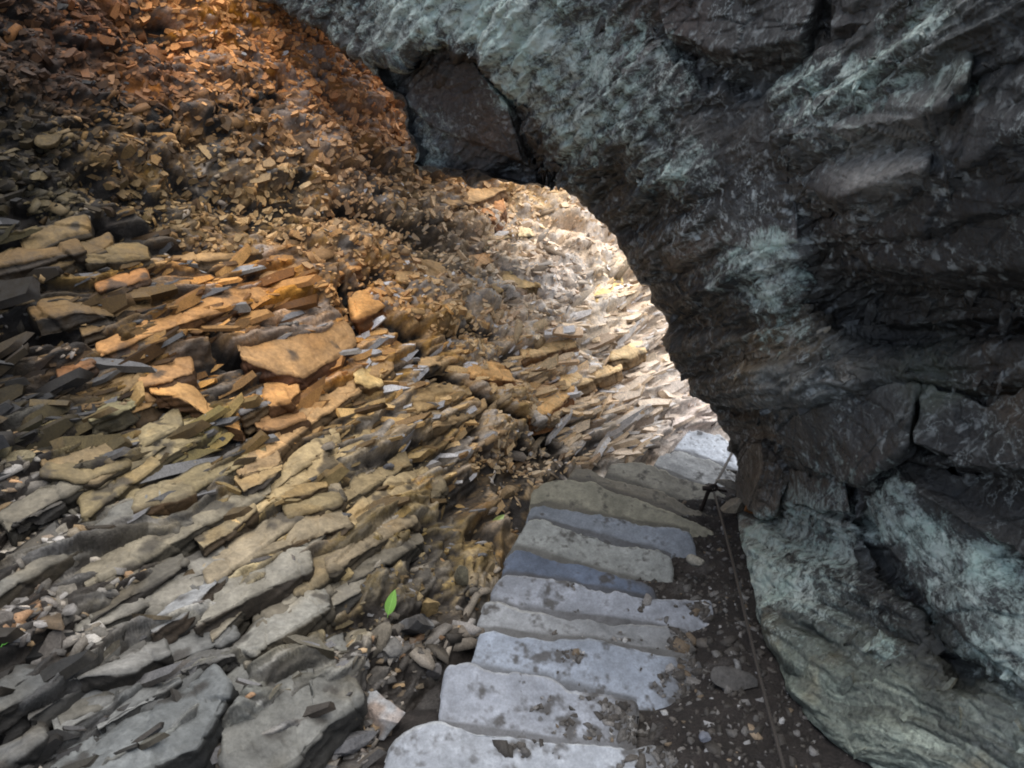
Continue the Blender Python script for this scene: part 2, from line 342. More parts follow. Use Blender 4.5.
def bank_shade(u, v, P, Hh, tint, grey, crack):
    base = lin(*np.moveaxis(bank_col(u, v), -1, 0)).T if False else None
    c = bank_col(u, v) / 255.0
    c = np.where(c <= .04045, c / 12.92, ((c + .055) / 1.055) ** 2.4)
    c = c * (.84 + .55 * sstep(3.5, 4.8, (P - C) @ FW) * (1.3 + .8 * sstep(160, 330, v)))[..., None]  # daylight beyond the arch painted in as brighter colour
    c = c * (1 + .75 * np.exp(-((u - 280) / 210) ** 2 - ((v - 40) / 120) ** 2) + .85 * np.exp(-((u - 450) / 140) ** 2 - ((v - 300) / 110) ** 2))[..., None]  # painted light: lifts the dim top left and the middle bank
    c = c * ((.40 + .60 * sstep(-40, 260, u)) * (1 - .30 * sstep(560, 720, v) * sstep(330, 120, u)))[..., None]  # painted shade: falls off to the left edge and lower-left corner
    lum = c @ np.array([.25, .6, .15])
    g = np.clip(.5 + grey * .75, 0, 1)[..., None]
    sat = 1.22 - .9 * g
    c = lum[..., None] * (1 - sat) + c * sat
    c = c * np.exp(np.clip(tint, -1.2, 1.2) * 1.0)[..., None]
    rust = sstep(.15, .55, fbm(P * 5, 4, 301))[..., None]
    c = c * (1 - rust * .5) + c * np.array([1.12, .88, .60]) * rust * .5
    n = fbm(P * 6.5, 4, 77)
    soil = np.zeros(np.shape(u))
    for (x, y), r in SOIL_DARK: soil = np.maximum(soil, 1.35 - np.hypot(u - x, (v - y) * 1.25) / r)
    soil = sstep(.35, .65, soil + n * .55)
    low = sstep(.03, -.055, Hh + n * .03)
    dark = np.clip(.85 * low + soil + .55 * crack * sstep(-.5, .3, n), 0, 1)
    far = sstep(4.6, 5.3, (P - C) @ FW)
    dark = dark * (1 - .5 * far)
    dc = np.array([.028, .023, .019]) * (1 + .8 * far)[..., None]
    fz = sstep(4.4, 5.3, (P - C) @ FW)[..., None] * sstep(150, 260, v)[..., None]; lm_ = (c @ np.array([.25, .6, .15]))[..., None]; c = c * (1 - .45 * fz) + lm_ * np.array([1.12, 1.0, .86]) * .45 * fz  # colour washed to cream to mimic overexposed daylight past the arch
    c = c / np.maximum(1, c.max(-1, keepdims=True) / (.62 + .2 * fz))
    return c * (1 - dark[..., None]) + dc * dark[..., None], soil
def contour_u(v):
    return np.interp(v, CONT[:, 1], CONT[:, 0])
CONT = np.array([(190, -60), (262, 0), (300, 17), (340, 45), (368, 62), (385, 85), (400, 101), (404, 122), (411, 144), (416, 166), (436, 170), (470, 175), (512, 180), (548, 185), (569, 195), (590, 216),
                 (614, 240), (626, 262), (646, 286), (660, 312), (668, 340), (681, 366), (696, 386), (706, 402), (719, 424), (728, 446), (735, 468), (737, 486), (738, 530), (748, 562), (757, 602), (770, 640), (784, 674), (804, 712), (834, 742), (880, 775), (1000, 850)], float)

bank = empty('rock_bank', at(430, 560, 3.2))
tag(bank, 'layered brown and orange shale bank rising left of the stone steps', 'rock bank')
us = np.arange(-190, 860, 1.45); vs = np.arange(-150, 905, 1.45)
U, V = np.meshgrid(us, vs)
Z = bank_z(U, V)[..., 0]
P = at(U, V, Z); Nn = grid_normals(P)
Wc = np.stack([(U - 512) * Z / F, -(V - 384) * Z / F], -1)
SL = np.clip(bank_slab(U, V)[..., 0], 0, 1)
SL = sstep(.46, .54, SL + .30 * fbm(P * 2.4, 4, 15))
Hh, tint, grey, crack = strata(Wc[..., 0], Wc[..., 1], P, 5, SL)
for pl, hw, dp in CREV:
    d = line_d(U + 7 * fbm(P * 7, 3, 91), V + 7 * fbm(P * 7, 3, 92), pl); cw = 1 - sstep(hw * .35, hw * 1.3, d); Hh -= dp * cw; crack = np.maximum(crack, 1.6 * cw)
stair_left = np.interp(V, [430, 452, 467, 487, 520, 548, 575, 600, 632, 668, 725, 768], [690, 665, 575, 532, 527, 508, 500, 482, 474, 442, 400, 378])
near_st = sstep(-25, 15, U - stair_left)
amp = 1 - .85 * near_st
Hd = np.where(V > 425, Hh * amp - .07 * near_st, Hh)
def blur(A, n=2):
    for _ in range(n):
        p_ = np.pad(A, 1, 'edge'); A = (p_[1:-1, 1:-1] * 2 + p_[:-2, 1:-1] + p_[2:, 1:-1] + p_[1:-1, :-2] + p_[1:-1, 2:]) / 6
    return A
Hd = blur(Hd, 1)
PD = P + Nn * Hd[..., None]
N2 = grid_normals(PD); N2 = np.stack([blur(N2[..., k], 4) for k in range(3)], -1)
lamq = PD @ (UP * .8 + np.array([.2, .1, .6]))
d2 = fbm(PD * 17, 4, 210) * (.003 + .004 * SL) + vnoise(np.stack([lamq * 55 + 3 * fbm(PD * 4, 2, 213), PD[..., 0] * 4, PD[..., 1] * 4], -1), 214) * .004 * SL + fbm(PD * 60, 3, 216) * .0035
PD = PD + N2 * (d2 * (1 - .7 * near_st))[..., None]
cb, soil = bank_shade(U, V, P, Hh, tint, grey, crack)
keepv = (U < np.where(V < 425, contour_u(V) + 190, stair_left + 70))
fc = grid_faces(len(vs), len(us)); kf = keepv.ravel()[fc].all(1); fc = fc[kf]
idx = np.unique(fc); rm = np.full(U.size, -1); rm[idx] = np.arange(len(idx))
new_mesh('rock_face', PD.reshape(-1, 3)[idx], rm[fc], cb.reshape(-1, 3)[idx] * (.85 - .35 * ((1 - SL) * (V < 470) * (1 - sstep(420, 520, U))).ravel()[idx])[:, None], M_BANK, bank)  # crumbly base rock darkened to paint shadow in the gaps between plates
BANK = dict(U=U, V=V, P=PD, N=grid_normals(PD), soil=soil, col=cb, H=Hh, tint=tint)
def bank_pt(u, v, lift=0.0):
    z = bank_z(np.array(u, float), np.array(v, float))[..., 0]
    return at(u, v, z - lift)
def bank_idx(u, v):
    return int(np.clip(round((v - vs[0]) / 1.45), 0, len(vs) - 1)), int(np.clip(round((u - us[0]) / 1.45), 0, len(us) - 1))

# thin broken plates that make up the weathered face of the bank
vis0 = keepv & (U > -150) & (U < 790) & (V > -120) & (V < 860) & ((V < 425) | (U < stair_left - 6))
cleft = np.zeros(U.shape, bool)
for pl, hw, dp in CREV: cleft |= line_d(U, V, pl) < hw * 1.5
vis0 = vis0 & ~cleft
slv = SL.ravel(); farw = sstep(400, 620, U.ravel())
def plate_layer(count, smin, smax, sig, crumb, seed, chunk=False):
    r = np.random.default_rng(seed)
    wgt = vis0.ravel() * (crumb + (1 - crumb) * slv if crumb < .5 else .25 + .75 * (1 - slv)) * (1 - .75 * BANK['soil'].ravel()) * (.7 + 1.6 * farw) * (1 - .8 * slv * sstep(430, 520, V.ravel()))
    if chunk: wgt = vis0.ravel() * (1 - slv) * (1 - .5 * BANK['soil'].ravel()) * (V.ravel() < 470) * (1 - .8 * sstep(520, 600, U.ravel())) * Z.ravel() ** 2
    ii = r.choice(U.size, count, p=wgt / wgt.sum())
    p_ = BANK['P'].reshape(-1, 3)[ii]; n_ = BANK['N'].reshape(-1, 3)[ii]; sl = slv[ii]
    uu, vv_ = U.ravel()[ii], V.ravel()[ii]
    nn = n_ * .8 + np.array([-.02, -.15, .32]) + r.normal(0, 1, (count, 3)) * (.10 + .30 * (1 - sl))[:, None]; nn /= np.linalg.norm(nn, axis=1, keepdims=True)
    dd = RT * math.cos(TH) + UP * math.sin(TH)
    dd = dd[None] + r.normal(0, 1, (count, 3)) * (.10 + .45 * (1 - sl))[:, None]
    zed = (p_ - C) @ FW
    s_ = np.clip(np.exp(r.normal(0, sig, count)), .5, 2.4) * (smin + (smax - smin) * sl)
    Ln = s_ * (1.0 + .9 * sl + .3 * r.random(count)); Wn = s_ * r.uniform(.38, .7, count); Tn = s_ * r.uniform(.16, .34, count)
    if chunk:
        Ln = s_ * r.uniform(.9, 1.5, count); Wn = s_ * r.uniform(.55, .9, count); Tn = s_ * r.uniform(.3, .55, count)
        nn = n_ * .75 + np.array([0, -.1, .3]) + r.normal(0, .27, (count, 3)); nn /= np.linalg.norm(nn, axis=1, keepdims=True)
    bc_ = to_lin(bank_col(uu, vv_)) * (.92 + .6 * sstep(3.5, 4.8, zed) * (1.5 + .9 * sstep(160, 330, vv_)))[:, None]  # plates carry the same painted daylight beyond the arch
    bc_ = bc_ * (1 + .75 * np.exp(-((uu - 280) / 210) ** 2 - ((vv_ - 40) / 120) ** 2) + .85 * np.exp(-((uu - 450) / 140) ** 2 - ((vv_ - 300) / 110) ** 2))[:, None]  # and the painted light on top left and middle bank
    bc_ = bc_ * ((.40 + .60 * sstep(-40, 260, uu)) * (1 - .30 * sstep(560, 720, vv_) * sstep(330, 120, uu)))[:, None]  # and the painted shade towards the left and lower left
    lum = bc_ @ np.array([.25, .6, .15])
    kind_ = r.random(count)
    c_ = np.where((kind_ < .24)[:, None], lum[:, None] * np.array([1.0, .98, .98]) * .95, bc_)
    c_ = np.where((kind_ > .78)[:, None], bc_ * np.array([1.25, 1.17, 1.02]), c_)
    c_ = np.where(((kind_ > .24) & (kind_ < .40))[:, None], bc_ * np.array([.42, .38, .36]), c_)
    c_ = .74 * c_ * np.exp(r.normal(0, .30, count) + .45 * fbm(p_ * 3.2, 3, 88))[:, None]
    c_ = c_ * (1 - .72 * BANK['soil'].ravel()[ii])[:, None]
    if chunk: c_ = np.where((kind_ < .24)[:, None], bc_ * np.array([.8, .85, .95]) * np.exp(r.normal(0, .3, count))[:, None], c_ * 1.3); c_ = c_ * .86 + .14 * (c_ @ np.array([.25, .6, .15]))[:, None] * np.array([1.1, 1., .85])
    fz = (sstep(4.4, 5.3, zed) * sstep(150, 260, vv_))[:, None]; c_ = c_ * (1 - .45 * fz) + (c_ @ np.array([.25, .6, .15]))[:, None] * np.array([1.12, 1.0, .86]) * .45 * fz  # far plates bleached to cream with the painted daylight
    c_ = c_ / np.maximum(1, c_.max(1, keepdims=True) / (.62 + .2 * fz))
    return plate_mesh(p_, nn, dd, Ln, Wn, Tn, c_, jit=.2, sink=.74 if chunk else .72, seed=seed + 1)
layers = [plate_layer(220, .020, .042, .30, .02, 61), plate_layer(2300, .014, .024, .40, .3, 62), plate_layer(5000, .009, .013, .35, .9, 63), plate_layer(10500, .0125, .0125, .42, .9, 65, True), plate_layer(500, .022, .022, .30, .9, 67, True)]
pv_, pf_, pc_, o_ = [], [], [], 0
for a_, b_, c_, _ in layers:
    pv_.append(a_); pc_.append(c_); pf_ += [x + o_ for x in b_]; o_ += len(a_)
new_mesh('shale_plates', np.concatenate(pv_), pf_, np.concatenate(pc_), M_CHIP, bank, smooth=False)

# ------------------------------------------------------------------ lofted slabs (ledges and steps)
def loft(Bk, Fr, down, r=.02, nx=90, nt=26, nf=12, endr=.03, rough=.006, rs=9., lam=.0, seed=0, wave=.0, crk=1.):
    """Closed slab between a back line and a front line, `down` = extrusion vector. Returns verts, faces, masks."""
    n = nx
    e = np.linspace(0, 1, n); e = e + .5 * np.sin(2 * math.pi * e) * -.12 / 1.0
    B = resample(Bk, e); A = resample(Fr, e)
    Lh = np.linalg.norm(down)
    t = np.linspace(0, 1, nt)
    rows = []
    Wd = np.linalg.norm(A - B, axis=1)[:, None]
    rr = np.minimum(r, np.minimum(Wd * .45, Lh * .45)); fr = rr / np.maximum(Wd, 1e-4); dn = down / Lh
    def pt(s, q): return B + (A - B) * s + dn * q
    for k in t: rows.append(('t', pt(fr + (1 - 2 * fr) * k, np.zeros_like(fr))))
    for an in (22, 45, 68):
        a = math.radians(an); rows.append(('e', pt(1 - fr + fr * math.sin(a), rr * (1 - math.cos(a)))))
    for k in np.linspace(0, 1, nf): rows.append(('f', pt(np.ones_like(fr), rr + (Lh - rr) * k)))
    for k in (.75, .5, .25): rows.append(('b', pt(k * np.ones_like(fr), np.full_like(fr, Lh))))
    for k in (1, .7, .4): rows.append(('k', pt(np.zeros_like(fr), rr + (Lh - rr) * k)))
    for an in (68, 45, 22):
        a = math.radians(an); rows.append(('k', pt(fr - fr * math.sin(a), rr * (1 - math.cos(a)))))
    G = np.stack([x for _, x in rows], 1)
    kind = np.array([k for k, _ in rows])
    cen = G.mean(1, keepdims=True); length = np.r_[0, np.cumsum(np.linalg.norm(np.diff((A + B) / 2, axis=0), axis=1))]; tot = length[-1]
    er = min(endr, tot * .3)
    dend = np.minimum(length, tot - length); sc = np.where(dend < er, np.sqrt(np.clip(1 - (1 - dend / er) ** 2, 0, 1)) * .4 + .6, 1.)
    G = cen + (G - cen) * sc[:, None, None]
    m = G.shape[1]; Vv = G.reshape(-1, 3); Fc = grid_faces(n, m, True)
    nr = vert_normals(Vv, Fc)
    if ((Vv - np.repeat(cen[:, 0], m, 0)) * nr).sum() < 0: nr = -nr; Fc = Fc[:, ::-1]
    kk = np.tile(kind, n)
    dsp = fbm(Vv * rs + seed, 4, seed) * rough + fbm(Vv * rs * .3 + seed, 2, seed + 3) * rough * 1.5
    if lam:
        q = (Vv @ dn) + fbm(Vv * 5, 2, seed + 5) * .02
        side = np.isin(kk, ('f', 'k')) * 1.0
        dsp = dsp + side * lam * vnoise(np.stack([q * 60, Vv[:, 0] * 3, Vv[:, 1] * 3], 1), seed + 6) 
        e_, r_, oa, ob = voro(Vv @ np.array([6.1, 3.2, 1.7]), Vv @ np.array([-3, 6.4, 2.1]), seed)
        dsp = dsp + crk * ((r_[0] - .5) * lam * 1.2 - lam * .6 * (1 - sstep(0, .06, e_)))
    if wave:
        sgrid = np.concatenate([np.full(1, 0.)])
        tp = np.tile(np.array([ (math.sin(math.pi * (ii / (nt - 1))) if kd == 't' else 0.) for ii, kd in enumerate(kind)]), n)
        up_ = np.array([.1, -.5, .8]); Vv = Vv + up_ * (tp * np.repeat(Wd[:, 0], m) * wave * np.sin(math.pi * np.repeat(e, m)) ** .5)[:, None]
    Vv = Vv + nr * dsp[:, None]
    faces = [tuple(f) for f in Fc] + [tuple(range(m))[::-1], tuple(range((n - 1) * m, n * m))]
    return Vv, faces, kk, np.repeat(e, m)

def srgb(c):
    c = np.array(c) / 255.0
    return np.where(c <= .04045, c / 12.92, ((c + .055) / 1.055) ** 2.4)
def cl(pts, ox, oy): return [(ox + x / 2.438, oy + y / 2.438) for x, y in pts]
# ledges: (back line, front edge, thickness m, lift m, top colour, front colour, label or None)
LB, LM = (0, 453), (0, 220)
LEDGES = [
    (LB, [(-60, 330), (0, 285), (200, 172), (300, 118), (460, 60)], [(-60, 385), (0, 338), (90, 290), (190, 232), (300, 162), (425, 100)], .085, .05, (152, 148, 134), (104, 90, 62), 'long pale grey ledge with brown underside'),
    (LB, [(330, 95), (400, 70), (470, 65)], [(320, 135), (400, 118), (470, 100)], .09, .045, (134, 120, 88), (112, 84, 48), None),
    (LB, [(190, 380), (330, 282), (445, 240)], [(215, 412), (340, 335), (455, 268)], .05, .03, (112, 104, 86), (70, 60, 46), None),
    (LB, [(460, 200), (590, 122), (618, 116)], [(490, 226), (560, 190), (625, 146)], .055, .04, (150, 132, 92), (100, 80, 50), None),
    (LB, [(560, 55), (620, 20), (690, 5)], [(590, 85), (640, 70), (692, 42)], .06, .04, (165, 138, 92), (96, 86, 74), None),
    (LB, [(665, 95), (740, 60), (790, 52)], [(690, 112), (750, 96), (800, 76)], .07, .04, (158, 136, 92), (108, 88, 56), None),
    (LB, [(690, 130), (760, 95), (820, 88)], [(700, 150), (770, 140), (832, 122)], .06, .035, (142, 124, 84), (96, 80, 52), None),
    (LB, [(560, 280), (680, 195), (840, 142)], [(690, 232), (760, 205), (852, 172)], .07, .05, (148, 130, 95), (105, 84, 54), None),
    (LB, [(345, 412), (430, 332), (505, 292)], [(362, 436), (440, 395), (530, 318)], .10, .055, (158, 160, 160), (98, 76, 48), 'blue grey ledge with rusty brown end'),
    (LB, [(555, 300), (640, 250), (700, 242), (760, 265)], [(470, 420), (560, 375), (640, 335), (752, 285)], .065, .05, (148, 140, 118), (90, 74, 52), None),
    (LB, [(570, 475), (700, 350), (740, 320), (790, 335)], [(620, 492), (720, 425), (760, 395), (805, 368)], .07, .045, (150, 146, 130), (104, 92, 66), None),
    (LB, [(120, 525), (200, 452), (310, 422), (400, 450)], [(140, 545), (230, 540), (320, 530), (415, 488)], .12, .06, (150, 148, 140), (78, 70, 58), None),
    (LB, [(-40, 540), (60, 512), (170, 520)], [(-40, 650), (0, 632), (90, 580), (190, 535)], .09, .045, (125, 128, 126), (66, 62, 56), None),
    (LB, [(225, 655), (330, 580), (440, 540)], [(230, 672), (340, 612), (445, 552)], .05, .05, (150, 152, 148), (70, 70, 66), 'thin pale sliver of rock between dark ledges'),
    (LB, [(60, 780), (240, 660), (400, 585), (520, 545)], [(110, 860), (330, 780), (480, 720), (560, 570)], .16, .07, (116, 122, 122), (72, 74, 72), 'big rounded grey ledge at the foot of the bank'),
    (LB, [(520, 560), (620, 488), (700, 470), (800, 520), (885, 525)], [(560, 860), (640, 800), (720, 750), (800, 660), (870, 600)], .15, .06, (120, 120, 112), (74, 72, 66), None),
    (LB, [(-30, 735), (40, 700), (100, 672)], [(-30, 780), (40, 735), (105, 692)], .06, .05, (150, 152, 150), (72, 70, 66), None),
    (LB, [(430, 505), (470, 480), (560, 470)], [(440, 535), (500, 510), (575, 490)], .06, .035, (104, 102, 96), (60, 56, 50), None),
    (LB, [(790, 250), (860, 210), (1000, 135)], [(800, 285), (880, 245), (1010, 165)], .06, .04, (150, 130, 92), (96, 82, 56), None),
    (LB, [(20, 150), (80, 120), (150, 100)], [(25, 170), (90, 145), (155, 118)], .04, .03, (108, 104, 98), (62, 58, 52), None),
    (LB, [(120, 40), (170, 5), (320, -10)], [(100, 50), (200, 70), (310, 30)], .07, .035, (142, 124, 86), (92, 80, 56), None),
    (LM, [(230, 300), (400, 228), (560, 168), (640, 160)], [(248, 328), (420, 258), (580, 205), (650, 190)], .08, .05, (186, 134, 72), (130, 88, 44), 'rusty orange ledge high on the bank'),
    (LM, [(560, 275), (640, 240), (760, 200), (830, 240)], [(590, 340), (660, 365), (740, 380), (870, 305)], .12, .07, (168, 128, 78), (112, 72, 42), 'blocky brown ledge overhanging a black crevice'),
    (LM, [(330, 372), (400, 335), (465, 318)], [(345, 402), (410, 392), (475, 370)], .06, .045, (178, 132, 78), (120, 84, 48), None),
    (LM, [(195, 455), (270, 420), (335, 415)], [(220, 485), (280, 470), (340, 450)], .06, .04, (142, 132, 94), (92, 84, 60), None),
    (LM, [(350, 405), (430, 370), (470, 400), (520, 450), (610, 490)], [(370, 425), (430, 430), (480, 460), (530, 485), (590, 508)], .06, .055, (188, 142, 80), (122, 86, 48), 'curved tan ledge bending down the bank'),
    (LM, [(565, 470), (620, 410), (650, 395)], [(590, 480), (640, 450), (665, 430)], .08, .07, (118, 116, 116), (122, 96, 60), None),
    (LM, [(640, 395), (680, 385), (735, 392)], [(650, 448), (700, 445), (730, 420)], .08, .07, (200, 150, 88), (140, 96, 52), None),
    (LM, [(610, 480), (680, 460), (740, 455)], [(620, 510), (690, 505), (750, 480)], .06, .04, (165, 122, 72), (112, 78, 44), None),
    (LM, [(95, 590), (160, 550), (270, 525), (315, 555)], [(110, 620), (180, 640), (240, 640), (320, 590)], .07, .045, (150, 128, 90), (96, 82, 58), None),
    (LM, [(850, 190), (900, 165), (970, 148)], [(870, 235), (920, 220), (985, 180)], .11, .08, (208, 155, 88), (160, 104, 52), 'orange block standing out beside the crevice'),
    (LM, [(725, 148), (760, 132), (800, 128)], [(730, 165), (770, 165), (803, 150)], .06, .05, (188, 132, 70), (128, 84, 44), None),
    (LM, [(225, 150), (290, 125), (352, 112)], [(240, 170), (300, 160), (356, 140)], .06, .05, (178, 122, 62), (112, 76, 40), None),
    (LM, [(-20, 90), (90, 55), (185, 42)], [(-20, 118), (100, 92), (198, 70)], .07, .05, (138, 108, 62), (84, 66, 42), None),
    (LM, [(200, 72), (280, 62), (365, 55)], [(210, 105), (290, 98), (370, 85)], .06, .04, (130, 108, 66), (84, 70, 44), None),
    (LM, [(60, 205), (170, 178), (285, 205)], [(75, 235), (180, 225), (290, 235)], .06, .045, (132, 104, 60), (84, 68, 44), None),
    (LM, [(130, 350), (180, 335), (225, 322)], [(140, 385), (190, 370), (232, 350)], .06, .045, (138, 96, 56), (90, 64, 40), None),
    (LM, [(560, 580), (620, 555), (680, 565)], [(575, 620), (640, 612), (690, 590)], .06, .045, (158, 130, 90), (104, 84, 56), None),
    (LM, [(860, 355), (900, 345), (940, 370)], [(860, 395), (900, 405), (938, 400)], .06, .05, (208, 178, 118), (150, 116, 70), None),
    (LM, [(800, 110), (850, 85), (880, 95)], [(805, 130), (850, 128), (885, 115)], .05, .05, (196, 138, 72), (140, 92, 48), None),
    ((0, 0), [(300, 268), (312, 262), (326, 262)], [(300, 278), (314, 280), (326, 274)], .06, .05, (190, 138, 82), (130, 90, 50), None),
    ((0, 0), [(440, 200), (470, 190), (505, 178)], [(448, 208), (476, 202), (508, 188)], .08, .06, (205, 160, 102), (150, 108, 62), None),
    ((0, 0), [(482, 208), (494, 200), (506, 198)], [(485, 222), (498, 218), (507, 208)], .08, .06, (205, 142, 82), (150, 98, 54), None),
    ((0, 0), [(520, 350), (545, 340), (575, 333)], [(524, 358), (550, 352), (578, 344)], .07, .06, (205, 168, 112), (150, 110, 66), None),
    ((0, 0), [(520, 402), (545, 390), (572, 380)], [(528, 418), (552, 412), (576, 392)], .10, .07, (214, 168, 104), (168, 112, 58), None),
    ((0, 0), [(465, 366), (490, 360), (512, 368)], [(470, 376), (492, 380), (515, 380)], .08, .06, (208, 158, 92), (150, 100, 52), None),
    ((0, 0), [(395, 270), (420, 258), (445, 262)], [(400, 282), (424, 280), (448, 274)], .07, .05, (186, 148, 96), (126, 98, 60), None),
    ((0, 0), [(480, 282), (510, 268), (535, 270)], [(484, 294), (512, 290), (538, 284)], .07, .05, (176, 146, 96), (120, 98, 62), None),
    ((0, 0), [(455, 262), (470, 254), (498, 250)], [(458, 270), (474, 266), (500, 260)], .06, .05, (196, 150, 98), (136, 100, 60), None),
    ((0, 0), [(594, 290), (608, 278), (622, 280)], [(598, 302), (612, 300), (626, 290)], .07, .06, (220, 184, 118), (170, 130, 74), None),
    ((0, 0), [(612, 352), (628, 344), (642, 340)], [(614, 360), (630, 356), (645, 350)], .06, .05, (214, 184, 134), (160, 128, 84), None),
    ((0, 0), [(560, 378), (590, 368), (620, 362)], [(562, 386), (592, 380), (622, 372)], .06, .05, (205, 172, 122), (150, 118, 76), None),
    ((0, 0), [(410, 398), (435, 385), (470, 380)], [(415, 412), (440, 405), (474, 394)], .06, .05, (168, 138, 90), (112, 88, 54), None),
    ((0, 0), [(375, 430), (420, 408), (455, 400)], [(380, 442), (424, 424), (460, 412)], .06, .05, (160, 136, 98), (104, 86, 58), None),
]
rf = np.random.default_rng(99)
for k in range(48):
    if k < 30: x0, y0 = rf.uniform(-40, 330), rf.uniform(455, 735)
    else: x0, y0 = rf.uniform(-20, 480), rf.uniform(245, 440)
    if x0 > 300 and y0 > 640: continue
    if min(line_d(np.array(x0 + dx_), np.array(y0 - .5 * dx_), pl) - hw for pl, hw, dp in CREV[:3] for dx_ in (0, 40, 80)) < 4: continue
    zz_ = float(bank_z(np.array(x0), np.array(y0))[..., 0]); kz = 2.6 / zz_
    ln = rf.uniform(95, 210) * kz * (1 if k < 30 else .7); wd = rf.uniform(14, 26) * kz * (1 if k < 30 else .8); an = math.radians(rf.normal(29, 4) if k < 30 else rf.normal(22, 5))
    ex, ey = math.cos(an), -math.sin(an)
    fr_ = [(x0 + ex * ln * t + rf.normal(0, 2), y0 + ey * ln * t + rf.normal(0, 3)) for t in (0, .3, .65, 1)]
    bk_ = [(x - .30 * wd, y - wd) for x, y in fr_]
    bc0 = bank_col(np.array(x0 + ex * ln * .5), np.array(y0 + ey * ln * .5))
    LEDGES.append(((0, 0), bk_, fr_, rf.uniform(.05, .09), rf.uniform(.005, .03), tuple(np.clip(bc0 * rf.uniform(1.0, 1.22), 0, 220)), tuple(bc0 * rf.uniform(.62, .8)), None))
def smooth_line(pts):
    return resample(pts, np.linspace(0, 1, 60))
for i, (off, bk, fr, th, lift, ct, cf, lab) in enumerate(LEDGES):
    if off != (0, 0): bk, fr = cl(bk, *off), cl(fr, *off)
    b2, f2 = smooth_line(bk), smooth_line(fr)
    jj = RNG.normal(0, 1.0, (60, 2)); jj = np.cumsum(jj, 0) * .25; f2 = f2 + (jj - jj.mean(0))
    wv_ = b2 - f2; wl = np.linalg.norm(wv_, axis=1, keepdims=True); wd_ = np.array([[-.35, -1.0]]) * .8 + wv_ / (wl + 1e-6) * .4; wd_ /= np.linalg.norm(wd_, axis=1, keepdims=True)
    b2 = np.where(wl < .6 * wl.max(), f2 + wd_ * (.6 * wl.max()), b2)
    Bp = bank_pt(b2[:, 0], b2[:, 1], lift * .1 - .012); Fp = bank_pt(f2[:, 0], f2[:, 1], lift * (1.25 if off == LB else 1) + .010)
    dn = np.array([.06, -.20, -1.0]); dn = dn / np.linalg.norm(dn) * th * 1.35
    size = np.linalg.norm(Bp[-1] - Bp[0])
    nx = int(np.clip(size / .006, 40, 150))
    Vv, fcs, kk, e = loft(Bp, Fp, dn, r=.010, nx=nx, nt=24, nf=14, endr=.008, rough=.014 if size > .3 else .010, rs=10, lam=.014, seed=300 + i, wave=.22 if size > .55 and off == LB else .05)
    top = np.isin(kk, ('t',)) * 1.0 + (kk == 'e') * .7
    n = fbm(Vv * 7, 4, 500 + i); n2 = fbm(Vv * 20, 3, 700 + i)
    def calm(c_): return (c_ * .9 + .10 * (c_ @ np.array([.25, .6, .15])))
    c = calm(srgb(ct)) * .80 * top[:, None] + calm(srgb(cf)) * .42 * (1 - top)[:, None]  # brown fronts darkened further to paint shade between the ledges
    c = c * np.exp(.45 * n + .3 * n2)[:, None] * (.52 + .48 * sstep(-20, 260, np.mean([p[0] for p in fr]))) * (1 + .45 * sstep(440, 600, np.mean([p[0] for p in fr])))  # painted light: ledges shaded to the left, brighter towards the exit
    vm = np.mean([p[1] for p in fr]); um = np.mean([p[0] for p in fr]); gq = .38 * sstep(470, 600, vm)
    c = (c * (1 - gq) + (c @ np.array([.25, .6, .15]))[:, None] * np.array([1.0, 1.0, .98]) * gq) * (1 - .14 * gq / .38) * (1 + .4 * np.exp(-((um - 450) / 140) ** 2 - ((vm - 300) / 110) ** 2))  # greyer and darker low down; painted light on the middle bank
    ru = sstep(.1, .5, fbm(Vv * 4, 3, 900 + i))[:, None] * .45
    c = c * (1 - ru) + c * np.array([1.08, .9, .62]) * ru
    so = sstep(.30, .55, fbm(Vv * 9, 4, 1100 + i) + .15 * (kk == 'k'))[:, None] * .8
    c = c * (1 - so) + np.array([.03, .026, .022]) * so
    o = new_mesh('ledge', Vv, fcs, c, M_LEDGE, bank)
    if lab: o['label'] = lab

# ------------------------------------------------------------------ rock arch on the right
ARC_Z = tps(*zip(*[
    ((733, 530), 3.85), ((755, 600), 3.22), ((782, 670), 2.76), ((832, 740), 2.43), ((890, 775), 2.26), ((737, 486), 4.30), ((1000, 850), 1.9),
    ((870, 600), 2.58), ((860, 680), 2.42), ((820, 560), 2.95), ((1000, 600), 2.12), ((950, 720), 2.12), ((1150, 700), 1.75), ((1200, 900), 1.6),
    ((820, 440), 2.75), ((900, 430), 2.3), ((1000, 420), 1.98), ((1000, 300), 1.95), ((1000, 180), 1.72), ((1000, 50), 1.62), ((1200, 300), 1.45), ((1200, 0), 1.3), ((1200, 500), 1.55),
    ((850, 320), 2.55), ((850, 200), 2.2), ((850, 50), 2.18), ((770, 400), 3.0), ((740, 340), 3.1), ((740, 200), 2.75), ((720, 100), 2.75), ((640, 150), 3.15), ((600, 60), 3.2), ((500, 60), 3.6), ((420, 20), 3.95), ((330, 5), 4.4), ((262, 0), 4.55),
    ((404, 122), 4.35), ((440, 170), 4.3), ((548, 185), 3.95), ((614, 240), 3.75), ((660, 312), 3.75), ((696, 386), 3.9), ((728, 446), 4.15),
    ((190, -60), 4.5), ((60, -140), 4.3), ((-260, -330), 3.6), ((500, -150), 3.3), ((800, -150), 2.2), ((800, -400), 2.0), ((300, -400), 3.2), ((1200, -400), 1.4)]), smooth=.004)
